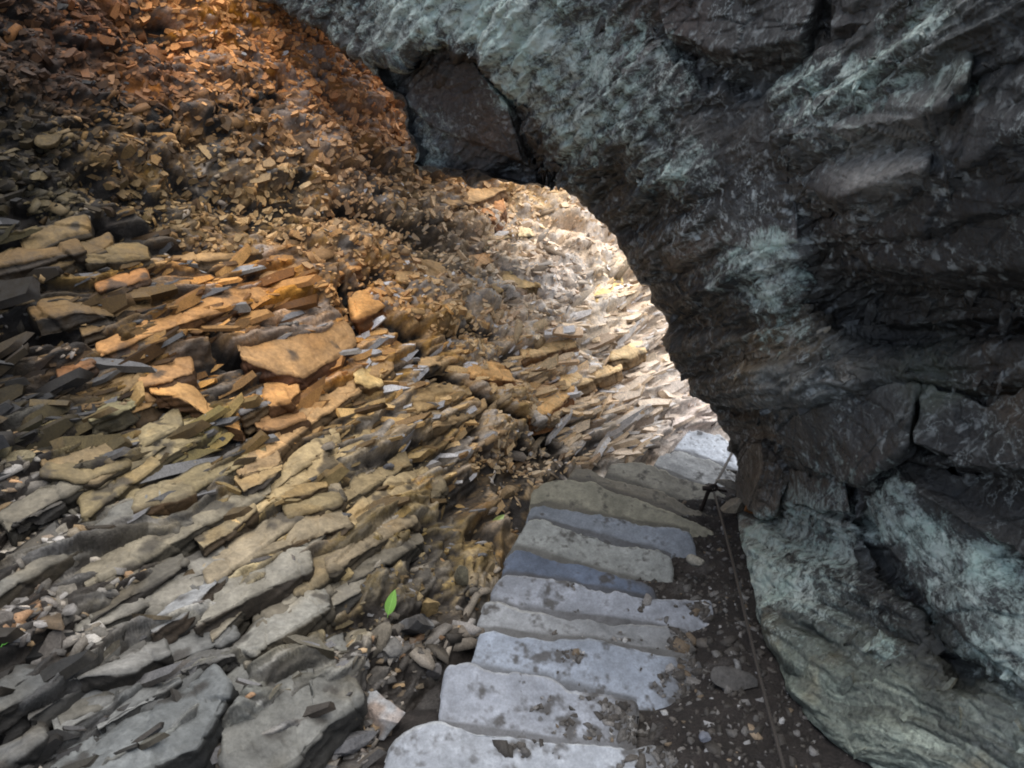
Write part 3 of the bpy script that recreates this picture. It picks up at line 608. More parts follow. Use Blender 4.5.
# facets: polygon, depth offset (negative = proud), softness px, tilt (per px in u, v)
FAC = [
    ([(372, 60), (400, 56), (440, 40), (470, 62), (505, 108), (530, 150), (562, 200), (400, 190), (385, 110)], .30, 3, 0, 0),
    ([(700, 0), (820, 0), (900, 20), (820, 45), (760, 100), (700, 90), (650, 40)], .10, 14, 0, 0),
    ([(800, 192), (845, 200), (862, 262), (940, 272), (1200, 280), (1200, 372), (1010, 352), (900, 352), (830, 330), (800, 280)], .12, 20, 0, 0),
    ([(880, 455), (1000, 480), (1200, 500), (1200, 600), (1010, 545), (940, 490), (880, 492)], .10, 14, 0, 0),
    ([(852, 512), (876, 506), (905, 566), (945, 620), (990, 680), (960, 692), (905, 612), (868, 560)], .09, 8, 0, 0),
]
arc_lich = idw(*zip(*[
    ((300, 5), .5), ((350, 30), .55), ((420, 15), .72), ((480, 30), .8), ((540, 40), .78), ((520, 90), .72), ((570, 130), .7), ((600, 40), .62), ((640, 30), .55), ((620, 90), .62), ((660, 90), .58), ((640, 160), .5), ((690, 170), .6),
    ((450, 80), .05), ((500, 150), .12), ((430, 140), .5), ((410, 150), .62), ((720, 10), .12), ((660, 10), .3), ((770, 40), .25), ((750, 130), .15), ((760, 200), .12), ((800, 15), .25), ((860, 20), .2),
    ((810, 100), .6), ((860, 80), .66), ((900, 60), .6), ((940, 40), .6), ((960, 80), .45), ((1000, 50), .25), ((850, 145), .5), ((900, 150), .3), ((980, 130), .1), ((950, 200), .06), ((1000, 250), .06), ((880, 170), .1), ((830, 230), .05),
    ((770, 250), .75), ((770, 285), .72), ((740, 270), .55), ((780, 325), .55), ((900, 300), 0), ((1000, 320), 0), ((850, 280), .05), ((700, 230), .28), ((620, 220), .15), ((650, 280), .12), ((700, 300), .18), ((690, 360), .2), ((710, 400), .4),
    ((780, 375), .2), ((830, 400), .25), ((800, 440), .35), ((860, 440), .25), ((830, 470), .4), ((900, 400), .2), ((960, 400), .3), ((1000, 420), .35), ((950, 450), .12), ((740, 420), .15), ((760, 450), .08), ((755, 490), .05), ((930, 480), .15), ((1000, 500), .1),
    ((800, 510), .66), ((760, 530), .74), ((830, 550), .72), ((770, 580), .8), ((810, 600), .66), ((850, 600), .5), ((800, 640), .45), ((840, 640), .35), ((890, 650), .62), ((800, 690), .18), ((870, 690), .15), ((930, 700), .1), ((870, 740), .06), ((960, 740), .05),
    ((880, 530), .72), ((920, 540), .72), ((980, 580), .68), ((1000, 640), .66), ((940, 600), .66), ((900, 500), .6), ((880, 560), .1), ((930, 640), .08)]), p=3.5, soft=14)
arc_col = idw(*zip(*[
    ((300, 5), (70, 66, 58)), ((420, 20), (84, 86, 80)), ((540, 40), (80, 82, 76)), ((600, 120), (66, 68, 64)), ((640, 200), (58, 58, 54)), ((690, 20), (66, 46, 34)), ((740, 10), (46, 40, 34)), ((770, 60), (48, 46, 42)),
    ((450, 80), (64, 52, 44)), ((490, 130), (84, 62, 46)), ((430, 140), (92, 92, 90)), ((520, 165), (74, 58, 46)), ((570, 195), (84, 72, 54)), ((600, 225), (94, 76, 56)), ((620, 240), (66, 58, 46)),
    ((750, 130), (52, 52, 52)), ((740, 190), (64, 64, 66)), ((770, 220), (54, 54, 54)), ((680, 240), (62, 56, 46)), ((690, 245), (92, 62, 40)), ((660, 300), (56, 54, 48)), ((700, 350), (62, 54, 42)), ((720, 400), (54, 52, 46)),
    ((850, 80), (72, 70, 64)), ((830, 20), (46, 38, 33)), ((900, 15), (52, 46, 38)), ((960, 60), (78, 80, 66)), ((1000, 70), (40, 38, 36)), ((870, 160), (128, 118, 106)), ((900, 155), (120, 110, 98)), ((960, 130), (72, 66, 62)), ((950, 200), (36, 37, 40)), ((1000, 150), (38, 38, 40)),
    ((830, 230), (52, 38, 30)), ((860, 250), (46, 34, 28)), ((900, 300), (26, 20, 16)), ((1000, 320), (30, 22, 17)), ((780, 240), (110, 102, 96)), ((770, 350), (120, 82, 38)), ((800, 354), (92, 66, 34)), ((740, 300), (58, 56, 52)),
    ((790, 372), (118, 116, 110)), ((840, 378), (104, 102, 94)), ((800, 410), (62, 60, 58)), ((860, 420), (46, 46, 46)), ((820, 460), (48, 44, 40)), ((740, 470), (84, 64, 44)), ((758, 470), (112, 84, 54)), ((765, 500), (128, 102, 74)), ((745, 510), (128, 114, 96)), ((725, 500), (140, 128, 110)), ((945, 385), (84, 92, 70)),
    ((1010, 390), (96, 70, 44)), ((960, 420), (44, 40, 36)), ((950, 460), (30, 27, 25)), ((850, 480), (46, 38, 34)), ((1000, 500), (34, 30, 27)), ((1000, 540), (48, 44, 38)),
    ((800, 560), (86, 92, 88)), ((760, 560), (98, 106, 98)), ((810, 620), (84, 84, 74)), ((790, 660), (96, 94, 80)), ((840, 650), (100, 98, 84)), ((820, 700), (118, 114, 98)), ((900, 700), (104, 98, 82)), ((960, 740), (100, 94, 80)), ((880, 750), (112, 106, 90)), ((1010, 740), (92, 88, 78)),
    ((930, 550), (62, 68, 64)), ((1000, 600), (62, 66, 62)), ((900, 600), (44, 40, 34)), ((940, 660), (48, 42, 34))]), p=3.5, soft=12)
arc_vein = idw([(740, 190), (760, 150), (950, 220), (1000, 170), (960, 130), (820, 420), (500, 150), (850, 80), (500, 40), (800, 560), (900, 320), (640, 200), (690, 330), (980, 430), (860, 460), (640, 80), (850, 700)],
               [1, .8, .75, .6, .4, .6, .5, .2, 0, .1, .05, .35, .5, .4, .4, .5, .0], soft=15)
arch = empty('rock_arch', at(760, 600, 3.2))
tag(arch, 'dark overhanging rock arch with pale green lichen on the right of the steps', 'rock arch')
nt_, ns_ = 900, 700
tt = np.linspace(0, 1, nt_)
# denser rows where the picture shows the arch
cs = np.r_[0, np.cumsum(np.hypot(*np.diff(CONT, axis=0).T))]; key = np.interp([-60, -15, 775, 850], CONT[:, 1], cs)
sarr = np.interp(tt, [0, .06, .985, 1], key)
CU = np.interp(sarr, cs, CONT[:, 0]); CV = np.interp(sarr, cs, CONT[:, 1])
CU = CU + 4.5 * np.interp(np.arange(nt_), np.arange(0, nt_ + 9, 9), RNG.uniform(-1, 1, nt_ // 9 + 2)[:len(np.arange(0, nt_ + 9, 9))]) * sstep(20, 60, CV) * (1 - .6 * sstep(480, 540, CV))
# inner end of each row on a far frame (top then right side)
outer = [(900, -640), (1230, -560), (1230, -170), (1230, 880)]
ou = np.interp(tt, [0, .06, 1], [1230, 1230, 1230]); ov = np.interp(tt, [0, .06, .35, .7, 1], [-150, -110, 170, 520, 880])
sig = np.linspace(0, 1, ns_)
UU = CU[:, None] + (ou - CU)[:, None] * sig[None]; VV = CV[:, None] + (ov - CV)[:, None] * sig[None]
Z0 = ARC_Z(UU, VV)[..., 0]
P0 = at(UU, VV, Z0)
wu = UU + 7 * fbm(P0 * 4, 3, 21) + 3 * fbm(P0 * 22, 3, 22); wv = VV + 7 * fbm(P0 * 4, 3, 23) + 3 * fbm(P0 * 22, 3, 24)
dz = np.zeros_like(Z0)
for poly, off, soft, tu, tv in FAC:
    sd = poly_sd(wu, wv, poly); m = sstep(-soft * .6, soft, sd)
    cx = np.mean([p[0] for p in poly]); cy = np.mean([p[1] for p in poly])
    dz += m * (off + tu * (UU - cx) + tv * (VV - cy))
dl = np.hypot(UU - CU[:, None], VV - CV[:, None]) * Z0 / F          # metres in from the lip
edge = np.clip(1 - dl / .07, 0, 1)
lipk = np.interp(CV, [400, 470, 520, 560], [1, 1, .3, .15])[:, None]
Zb = Z0 + dz * sstep(-.01, .02, dl) + (1 - np.sqrt(1 - edge ** 2 * .98)) * .06 * lipk
Pb = at(UU, VV, Zb); Nb = grid_normals(Pb)
X = (UU - 512) * Z0 / F; Y = -(VV - 384) * Z0 / F
def arch_strata(X, Y, Wp, seed):
    t2 = math.radians(28)
    wx = fbm(Wp * 2.2, 2, seed + 40) * .05 + fbm(Wp * 14, 3, seed + 41) * .010; wy = fbm(Wp * 2.2, 2, seed + 50) * .05 + fbm(Wp * 14, 3, seed + 51) * .010
    a = (X + wx) * math.cos(t2) + (Y + wy) * math.sin(t2); b = -(X + wx) * math.sin(t2) + (Y + wy) * math.cos(t2)
    h = 0; cr = 0; ti = 0
    for k, (T, Ls, am) in enumerate(((.30, .46, .065), (.11, .22, .046), (.042, .10, .026), (.017, .042, .012))):
        hb, r, sd = blocks(a / Ls, b / T, seed + 60 * k, k=2.0, ta=.8, tb=.8)
        h = h + am * (hb - .5) * 1.5; cr = np.maximum(cr, sstep(.1, .6, sd) * (1, .8, .6, .4)[k]); ti = ti + (r[3] - .5) * (.6, .7, .6, .5)[k]
    return h, cr, ti
hs, cr, ti = arch_strata(X, Y, Pb, 800)
smoothf = np.clip(sstep(-10, 20, poly_sd(UU, VV, [(690, 110), (785, 95), (797, 185), (800, 242), (742, 252), (708, 240), (700, 170)])) + sstep(-10, 20, poly_sd(UU, VV, [(780, 640), (860, 640), (960, 700), (1030, 720), (1030, 800), (860, 800)])) * .8, 0, 1)
hd = blur(hs, 1) * (1 - .65 * smoothf) * (.35 + .65 * sstep(0, .05, dl))
Pa = Pb + Nb * hd[..., None]
Na = grid_normals(Pa); Na = np.stack([blur(Na[..., k], 5) for k in range(3)], -1); Na /= np.linalg.norm(Na, axis=-1, keepdims=True)
fine = fbm(Pa * 9, 5, 33) * .008 + ridge(Pa * 16, 4, 44) * .003 + fbm(Pa * 45, 3, 46) * .0045
lq = Pa @ np.array([-.38, .30, .85])
fine += vnoise(np.stack([lq * 38 + 2.5 * fbm(Pa * 4, 2, 47), Pa[..., 0] * 3, Pa[..., 1] * 3], -1), 48) * .005
e3, r3, o3, p3 = voro(Pa[..., 0] * 11 + Pa[..., 1] * 5, Pa[..., 2] * 13 - Pa[..., 1] * 4, 49)
fine += ((r3[0] - .5) + o3 * (r3[1] - .5) * 2 + p3 * (r3[2] - .5) * 2) * .005
Pa = Pa + Na * (fine * (1 - .45 * smoothf) * (.35 + .65 * sstep(0, .05, dl)))[..., None]
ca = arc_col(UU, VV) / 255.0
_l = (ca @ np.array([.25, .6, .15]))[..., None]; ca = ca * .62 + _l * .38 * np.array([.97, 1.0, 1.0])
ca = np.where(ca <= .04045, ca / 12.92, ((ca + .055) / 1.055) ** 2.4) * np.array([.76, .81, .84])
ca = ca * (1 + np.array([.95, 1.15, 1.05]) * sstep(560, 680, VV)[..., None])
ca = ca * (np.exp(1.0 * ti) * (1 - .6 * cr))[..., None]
rs_ = sstep(.25, .6, fbm(Pb * 4, 4, 61))[..., None] * .45
ca = ca * (1 - rs_) + ca * np.array([1.5, .95, .55]) * rs_
li = np.clip(arc_lich(UU, VV)[..., 0] - .12 * cr, 0, 1); ve = np.clip(arc_vein(UU, VV)[..., 0], 0, 1)
def arch_layer(count, smin, smax, seed):
    r = np.random.default_rng(seed)
    ok = (dl > .05) & (UU < 1120) & (UU > 200) & (VV > -90) & (VV < 860)
    wgt = (ok / (1 + 8 * smoothf)) .ravel() * (Z0.ravel() ** 1.0)
    ii = r.choice(UU.size, count, p=wgt / wgt.sum())
    p_ = Pa.reshape(-1, 3)[ii]; n_ = Nsm.reshape(-1, 3)[ii]
    nn = n_ + r.normal(0, .10, (count, 3)) + np.array([.0, -.05, .12]) * (r.random(count) < .5)[:, None]; nn /= np.linalg.norm(nn, axis=1, keepdims=True)
    dd = (RT * math.cos(.46) + UP * math.sin(.46))[None] + r.normal(0, .14, (count, 3))
    s_ = np.clip(np.exp(r.normal(0, .45, count)), .5, 2.4) * smin
    s_ = np.minimum(s_, smax); s_ = np.minimum(s_, dl.ravel()[ii] * .45)
    Ln = s_ * r.uniform(1.0, 1.9, count); Wn = s_ * r.uniform(.4, .75, count); Tn = s_ * r.uniform(.12, .26, count)
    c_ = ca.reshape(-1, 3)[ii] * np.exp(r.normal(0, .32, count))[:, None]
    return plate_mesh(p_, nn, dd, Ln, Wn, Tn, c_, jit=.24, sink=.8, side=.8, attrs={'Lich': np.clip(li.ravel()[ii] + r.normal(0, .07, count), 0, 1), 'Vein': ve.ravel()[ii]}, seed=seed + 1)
Nsm = grid_normals(Pa); Nsm = np.stack([blur(Nsm[..., k], 12) for k in range(3)], -1); Nsm /= np.linalg.norm(Nsm, axis=-1, keepdims=True)
layers = [arch_layer(1500, .014, .026, 73)]
pv_, pf_, pc_, pl1, pl2, o_ = [], [], [], [], [], 0
for a_, b_, c_, d_ in layers:
    pv_.append(a_); pc_.append(c_); pl1.append(d_['Lich']); pl2.append(d_['Vein']); pf_ += [x + o_ for x in b_]; o_ += len(a_)
new_mesh('slate_plates', np.concatenate(pv_), pf_, np.concatenate(pc_), M_ARCH, arch, smooth=False, extra={'Lich': np.concatenate(pl1), 'Vein': np.concatenate(pl2)})
# the return: lip, then the underside running back through the arch
nb = 46; q = np.linspace(0, 1, nb + 1)[1:]
lipP = Pa[:, 0, :]
view = (lipP - C) / np.linalg.norm(lipP - C, axis=1, keepdims=True)
inward = at(UU[:, 40], VV[:, 40], Z0[:, 0]) - at(CU, CV, Z0[:, 0]); inward /= np.linalg.norm(inward, axis=1, keepdims=True)
inward = np.stack([np.convolve(np.pad(inward[:, k], 30, 'edge'), np.ones(61) / 61, 'valid') for k in range(3)], 1)
thick = np.interp(CV, [-110, 0, 180, 300, 450, 520, 850], [.5, .5, .6, .7, .6, .3, .3])
back = lipP[:, None] + view[:, None] * (q ** 1.0 * 1.0)[None, :, None] * thick[:, None, None] + inward[:, None] * (.06 * q + .75 * q ** 2)[None, :, None]
nbk = fbm(back * 6, 4, 71)[..., None] * .05 * np.sin(np.minimum(q * 6, math.pi / 2))[None, :, None]
back = back + inward[:, None] * np.abs(nbk)
full = np.concatenate([back[:, ::-1], Pa], 1)
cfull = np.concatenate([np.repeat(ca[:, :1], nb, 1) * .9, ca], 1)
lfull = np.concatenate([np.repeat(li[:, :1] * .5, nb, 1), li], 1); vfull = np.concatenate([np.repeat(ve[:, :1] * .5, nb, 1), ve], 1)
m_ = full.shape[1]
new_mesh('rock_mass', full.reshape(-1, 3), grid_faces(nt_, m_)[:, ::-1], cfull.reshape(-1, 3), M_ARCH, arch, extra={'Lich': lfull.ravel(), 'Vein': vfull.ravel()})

BLOCKS = [  # upper edge, lower edge, how far each stands proud of the wall (m), thickness, roughness, label
    ([(700, 112), (745, 104), (788, 98)], [(712, 240), (748, 250), (800, 240)], .03, .07, .2, .006, 'smooth dark slate face with white streaks'),
    ([(782, 92), (830, 45), (900, 25), (970, 40)], [(795, 128), (850, 130), (930, 115), (968, 80)], .04, .13, .25, .016, 'bulging block speckled with pale lichen'),
    ([(795, 178), (830, 158), (880, 150), (932, 147)], [(836, 200), (862, 188), (900, 174), (926, 165)], .00, .14, .2, .006, 'bare light grey ledge'),
    ([(935, 122), (985, 72), (1060, 40), (1110, 20)], [(940, 182), (1000, 142), (1070, 112), (1110, 100)], .04, .11, .22, .012, None),
    ([(852, 205), (930, 170), (1000, 135), (1090, 100)], [(860, 240), (940, 228), (1010, 204), (1090, 182)], .03, .10, .22, .010, None),
    ([(862, 244), (940, 232), (1010, 208), (1090, 186)], [(870, 264), (940, 272), (1020, 266), (1090, 262)], .06, .11, .22, .010, None),
    ([(757, 368), (800, 366), (855, 376), (918, 384)], [(772, 430), (800, 468), (860, 484), (905, 450)], .04, .13, .25, .012, 'dark jutting block with glossy scratches'),
    ([(752, 358), (800, 356), (852, 368)], [(760, 374), (800, 380), (852, 386)], -.10, .07, .12, .006, 'light grey shelf on top of the jutting block'),
    ([(920, 384), (985, 405), (1030, 378), (1100, 350)], [(912, 440), (960, 468), (1030, 470), (1100, 465)], .02, .10, .22, .012, None),
    ([(880, 452), (960, 470), (1100, 470)], [(900, 482), (960, 522), (1100, 585)], -.02, .10, .22, .012, None),
    ([(866, 502), (905, 470), (960, 502), (1030, 558), (1110, 610)], [(880, 540), (912, 580), (960, 638), (1030, 690), (1110, 750)], .03, .07, .2, .014, None),
    ([(655, -40), (740, -40), (830, -40)], [(662, 34), (740, 52), (800, 38)], -.02, .09, .22, .012, None),
    ([(830, -40), (900, -40), (980, -40)], [(826, 28), (900, 18), (980, 30)], -.02, .08, .22, .012, None),
    ([(560, 12), (610, 0), (650, 20)], [(604, 122), (640, 112), (688, 102)], .01, .05, .2, .012, None),
    ([(745, 486), (790, 470), (845, 478)], [(750, 506), (800, 506), (850, 512)], -.02, .06, .15, .010, None),
    ([(740, 440), (765, 436), (790, 470)], [(738, 500), (756, 518), (776, 512)], .0, .04, .15, .010, 'rusty brown block at the foot of the lip'),
    ([(446, 44), (470, 60), (505, 104)], [(405, 100), (440, 130), (520, 160)], -.26, -.20, .12, .008, 'dark brown slab inside the hollow'),
    ([(640, 118), (668, 112), (694, 112)], [(664, 190), (690, 200), (706, 190)], .02, .05, .18, .012, None),
]
for i, (ub, lb_, du_, dl_, th, rg, lab) in enumerate(BLOCKS):
    b2, f2 = smooth_line(ub), smooth_line(lb_)
    jj = np.cumsum(RNG.normal(0, 1.0, (60, 2)), 0) * .35; f2 = f2 + (jj - jj.mean(0)); jj = np.cumsum(RNG.normal(0, 1.0, (60, 2)), 0) * .35; b2 = b2 + (jj - jj.mean(0))
    Bp = at(b2[:, 0], b2[:, 1], ARC_Z(b2[:, 0], b2[:, 1])[..., 0] - du_); Fp = at(f2[:, 0], f2[:, 1], ARC_Z(f2[:, 0], f2[:, 1])[..., 0] - dl_)
    dn = (FW * .75 + RT * .45 - UP * .1); dn = dn / np.linalg.norm(dn) * th
    Vv, fcs, kk, e = loft(Bp, Fp, dn, r=.012, nx=170, nt=90, nf=20, endr=.012, rough=rg * 1.5, rs=7, lam=rg * .8, seed=4000 + 13 * i)
    q1 = blocks((Vv @ np.array([.9, .2, .38])) / .085, (Vv @ np.array([-.38, .3, .87])) / .04, 4100 + i, ta=.8, tb=.8)
    away = (C - Vv) / np.linalg.norm(C - Vv, axis=1, keepdims=True)
    Vv = Vv + away * ((q1[0] - .5) * rg * 1.6)[:, None]
    pu, pv, _ = px(Vv)
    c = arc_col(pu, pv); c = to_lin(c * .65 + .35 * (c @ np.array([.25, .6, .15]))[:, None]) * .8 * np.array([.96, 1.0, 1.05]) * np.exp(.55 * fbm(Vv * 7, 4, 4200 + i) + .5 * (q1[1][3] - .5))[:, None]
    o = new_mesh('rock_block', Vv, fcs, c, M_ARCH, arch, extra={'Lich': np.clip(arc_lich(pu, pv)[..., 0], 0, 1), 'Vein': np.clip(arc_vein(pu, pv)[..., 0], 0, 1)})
    if lab: o['label'] = lab

# ------------------------------------------------------------------ stone steps
STEPS = [  # far nosing (left to right), left end, right end px of the near side, drop, tone, label
    ([(392, 752), (404, 738), (422, 726), (440, 723), (470, 727), (520, 735), (560, 741), (600, 743), (650, 746), (672, 752), (690, 766)], (372, 800), (712, 800), 2.44, (178, 182, 188), 'nearest worn pale grey stone step with dark damp stains'),
    ([(447, 668), (460, 665), (482, 670), (520, 675), (545, 678), (562, 685), (590, 691), (620, 697), (637, 702)], (436, 735), (640, 760), 2.54, (166, 170, 178), 'second stone step up from the near end, half covered by black grit'),
    ([(478, 631), (496, 629), (540, 637), (590, 640), (630, 648), (680, 655), (702, 661)], (464, 680), (706, 705), 2.64, (164, 172, 184), 'broad bluish stone step with an olive stain near its left end'),
    ([(484, 602), (500, 603), (520, 610), (560, 614), (600, 618), (640, 624), (685, 632), (693, 640)], (474, 640), (696, 668), 2.74, (160, 162, 164), 'narrow grey stone step split by a dark crack above it'),
    ([(496, 585), (506, 575), (525, 576), (552, 580), (578, 585), (610, 591), (650, 598), (692, 598), (712, 598)], (484, 612), (716, 640), 2.82, (158, 162, 170), 'long grey stone step just nearer than the dark blue one'),
    ([(506, 556), (516, 548), (535, 552), (565, 561), (600, 571), (640, 582), (655, 589)], (494, 590), (662, 622), 2.91, (106, 117, 136), 'stone step toned dark blue as if in shade, with a pale worn edge'),  # blue tone stands for shade on this tread
    ([(528, 522), (536, 520), (552, 523), (580, 531), (610, 540), (650, 549), (671, 555)], (502, 558), (672, 590), 3.02, (150, 152, 148), 'flat grey stone step with two small black spots'),
    ([(530, 507), (545, 503), (565, 507), (600, 516), (640, 523), (690, 531)], (522, 530), (700, 560), 3.12, (132, 138, 146), 'thin bluish grey stone step under the yellowish one'),
    ([(532, 488), (546, 484), (572, 481), (592, 483), (606, 490), (640, 500), (672, 511), (700, 525), (713, 533)], (526, 512), (712, 550), 3.22, (160, 155, 136), 'yellowish stone step with a rounded worn edge'),
    ([(574, 466), (588, 467), (604, 475), (640, 487), (680, 500), (722, 520)], (556, 490), (732, 540), 3.33, (144, 136, 120), 'rough brownish stone step just beyond the yellowish one'),
    ([(612, 466), (632, 463), (652, 466), (690, 481), (740, 500)], (598, 484), (745, 515), 3.42, (172, 166, 150), 'rough tan stone step beside the cable anchor'),
    ([(660, 455), (676, 452), (694, 455), (720, 465), (752, 480)], (644, 470), (755, 492), 3.52, (205, 205, 202), 'sunlit pale stone step second from the far end'),  # pale tone carries painted daylight from the exit
    ([(686, 431), (698, 429), (716, 434), (745, 447)], (668, 454), (752, 470), 3.62, (232, 238, 246), 'farthest stone step, toned bright blue white as if lit by open sky'),  # near-white tone paints sky light onto the tread
]
STAIN = [(600, 700, 36, 14), (560, 655, 26, 10), (690, 668, 24, 20), (650, 745, 40, 14), (480, 690, 16, 8), (625, 640, 30, 6), (612, 718, 44, 26), (672, 676, 30, 18), (560, 722, 30, 16), (690, 640, 18, 14), (640, 750, 30, 8),   # dark stains: u, v, ru, rv
    (520, 748, 60, 12), (470, 762, 14, 10), (545, 708, 34, 18), (590, 705, 22, 14), (500, 722, 22, 8), (450, 718, 14, 6), (520, 645, 16, 14), (612, 720, 16, 10), (548, 592, 8, 12), (552, 607, 8, 10), (573, 535, 9, 6), (608, 544, 5, 4), (604, 580, 10, 9),
    (575, 612, 14, 4), (630, 619, 40, 3), (605, 505, 4, 5), (490, 612, 9, 10), (660, 690, 22, 14), (680, 700, 20, 20), (690, 605, 30, 6)]
step_objs = []; grit_p = []
for i, (far, le, re_, drop, tone, lab) in enumerate(STEPS):
    f2 = smooth_line(far); f2[:, 1] += 1.6 * vnoise(np.stack([np.linspace(0, 9, 60), np.full(60, i * 3.3), np.zeros(60)], 1), 5) + .6 * RNG.normal(0, .6, 60) + 2.4 * np.interp(np.linspace(0, 1, 60), np.sort(np.r_[0, 1, RNG.random(11)]), RNG.uniform(-1, 1, 13)) * sstep(2, 8, np.arange(60)) * sstep(58, 52, np.arange(60))
    fp = at(f2[:, 0], f2[:, 1], z_drop(f2[:, 1], drop))
    n2 = smooth_line([le, ((le[0] + re_[0]) / 2, (le[1] + re_[1]) / 2 + 2), re_])
    npnt = at(n2[:, 0], n2[:, 1], z_drop(n2[:, 1], drop))
    npnt[:, 1] -= .05
    fp[:, 2] += .004 * np.sin(np.linspace(0, 9, 60) + i * 2); npnt[:, 2] += .012 + (.010 if i % 2 else -.004)
    th = .135
    root = lab
    Vv, fcs, kk, e = loft(npnt, fp, np.array([0, .012, -th]), r=.011, nx=230, nt=64, nf=14, endr=.014, rough=.015, rs=9, lam=.010, crk=0., seed=1500 + 7 * i)
    pu, pv, _ = px(Vv)
    n = fbm(Vv * 9, 5, 1600 + i); nb2 = fbm(Vv * 26, 4, 1640 + i); nl = fbm(Vv * 2.5, 3, 1700)
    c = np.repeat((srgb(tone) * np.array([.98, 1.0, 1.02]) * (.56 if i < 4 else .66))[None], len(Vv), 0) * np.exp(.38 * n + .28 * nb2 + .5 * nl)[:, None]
    # worn nosing, a little paler and warmer
    w = ((kk == 'e') * 1.0 + (kk == 'f') * .3)[:, None]
    c = c * (1 + .22 * w * np.array([1.1, 1.0, .72]))
    st = np.zeros(len(Vv))
    for (x, y, ru, rv) in STAIN: st = np.maximum(st, 1.25 - np.hypot((pu - x) / ru, (pv - y) / rv))
    n3 = fbm(Vv * 60, 3, 1680 + i); st = np.maximum(sstep(.05, 1.25, st * .9 + 1.2 * n + 1.0 * nb2 + .8 * n3), sstep(.36, .62, nb2 + .4 * n + .4 * n3) * .7)
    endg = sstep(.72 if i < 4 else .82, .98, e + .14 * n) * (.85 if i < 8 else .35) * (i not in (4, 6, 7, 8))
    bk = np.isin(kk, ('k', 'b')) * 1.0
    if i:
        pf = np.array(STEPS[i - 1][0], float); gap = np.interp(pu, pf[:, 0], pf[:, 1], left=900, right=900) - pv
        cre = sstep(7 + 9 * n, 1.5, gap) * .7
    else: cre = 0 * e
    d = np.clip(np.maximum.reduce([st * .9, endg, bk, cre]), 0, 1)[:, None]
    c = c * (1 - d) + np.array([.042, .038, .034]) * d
    rg_ = np.where((kk == 't') & (d[:, 0] > .55) & (e > .35) & (e < .98) & (gap > 3 if i else True))[0] if i < 5 else np.array([], int)
    if len(rg_): grit_p.append(Vv[np.random.default_rng(i).choice(rg_, min(len(rg_), 170))])
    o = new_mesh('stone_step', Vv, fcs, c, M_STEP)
    tag(o, lab, 'stone step', 'stone steps descending through the arch'); step_objs.append(o)

# ------------------------------------------------------------------ trail ground
gx = np.unique(np.r_[-60, -30, -12, -6, -3, np.linspace(-1.3, 2.4, 420), 3.5, 6, 12, 30, 60]); gy = np.unique(np.r_[-60, -30, -12, -5, -2, np.linspace(-.6, 5.6, 560), 7, 10, 20, 60])
GX, GY = np.meshgrid(gx, gy)
def ground_h(x, y):
    d = np.clip(y, -1.0, 6.0); k = np.floor((d - 1.11) / .2); fr_ = (d - 1.11) / .2 - k
    saw = 1.885 + .5 * (1.11 + .2 * (k + sstep(.55, 1, fr_)))
    h = C[2] - (saw * .45 + (1.885 + .5 * d) * .55)
    p = np.stack([x, y, np.zeros_like(x)], -1)
    rgt = sstep(.40, .66, x - .43 * (d - 1.15))
    lft = sstep(-.2, -.7, x)
    return h - .075 - .06 * (1 - rgt) + .035 * rgt + fbm(p * 2.5, 4, 2000) * .03 + fbm(p * 14, 4, 2010) * .013 - .16 * sstep(3.0, 3.4, d)
GZ = ground_h(GX, GY)
gp = np.stack([GX, GY, GZ], -1)
gn = fbm(gp * 5, 4, 2020); gn2 = fbm(gp * 22, 4, 2030)
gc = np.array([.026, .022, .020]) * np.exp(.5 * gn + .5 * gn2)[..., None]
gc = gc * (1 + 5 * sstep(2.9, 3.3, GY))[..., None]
pl_ = sstep(.32, .55, fbm(gp * 7, 4, 2040))[..., None]
gc = gc * (1 - .3 * pl_) + np.array([.12, .115, .11]) * .3 * pl_
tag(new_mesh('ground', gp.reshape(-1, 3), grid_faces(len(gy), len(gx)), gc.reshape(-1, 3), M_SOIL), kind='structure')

# ------------------------------------------------------------------ loose chips and grit (uncountable)
def chips(name, pos, nrm, L_, W_, T_, ang, col, mat, dirv):
    n = len(pos)
    t1 = dirv - (dirv * nrm).sum(1, keepdims=True) * nrm; t1 /= np.linalg.norm(t1, axis=1, keepdims=True) + 1e-9
    t2 = np.cross(nrm, t1)
    ca_, sa_ = np.cos(ang)[:, None], np.sin(ang)[:, None]
    a = t1 * ca_ + t2 * sa_; b = -t1 * sa_ + t2 * ca_
    tilt = RNG.normal(0, .28, (n, 2)); nz = nrm + a * tilt[:, :1] + b * tilt[:, 1:]; nz /= np.linalg.norm(nz, axis=1, keepdims=True)
    a = a - (a * nz).sum(1, keepdims=True) * nz; b = np.cross(nz, a)
    cor = np.array([(-1, -.7), (-.2, -1), (.9, -.8), (1, .35), (.3, 1), (-.8, .75)])
    m = len(cor); V_ = np.zeros((n, 2 * m, 3))
    for k in range(m):
        jx = cor[k, 0] + RNG.normal(0, .22, n); jy = cor[k, 1] + RNG.normal(0, .22, n)
        top = pos + a * (jx * L_)[:, None] + b * (jy * W_)[:, None] + nz * (T_ * .6)[:, None]
        V_[:, k] = top; V_[:, m + k] = top - nz * (T_ * 1.6)[:, None] + a * (jx * L_ * .1)[:, None]
    base = np.arange(n)[:, None] * 2 * m
    sides = np.concatenate([base + np.array([[k, m + k, m + (k + 1) % m, (k + 1) % m]]) for k in range(m)], 0)
    tops = base + np.arange(m)[None]
    fl = [x for x in sides] + [x for x in tops]
    cc = np.repeat(col[:, None], 2 * m, 1)
    cc[:, m:] *= .7
    return tag(new_mesh(name, V_.reshape(-1, 3), fl, cc.reshape(-1, 3), mat, smooth=False), kind='stuff')
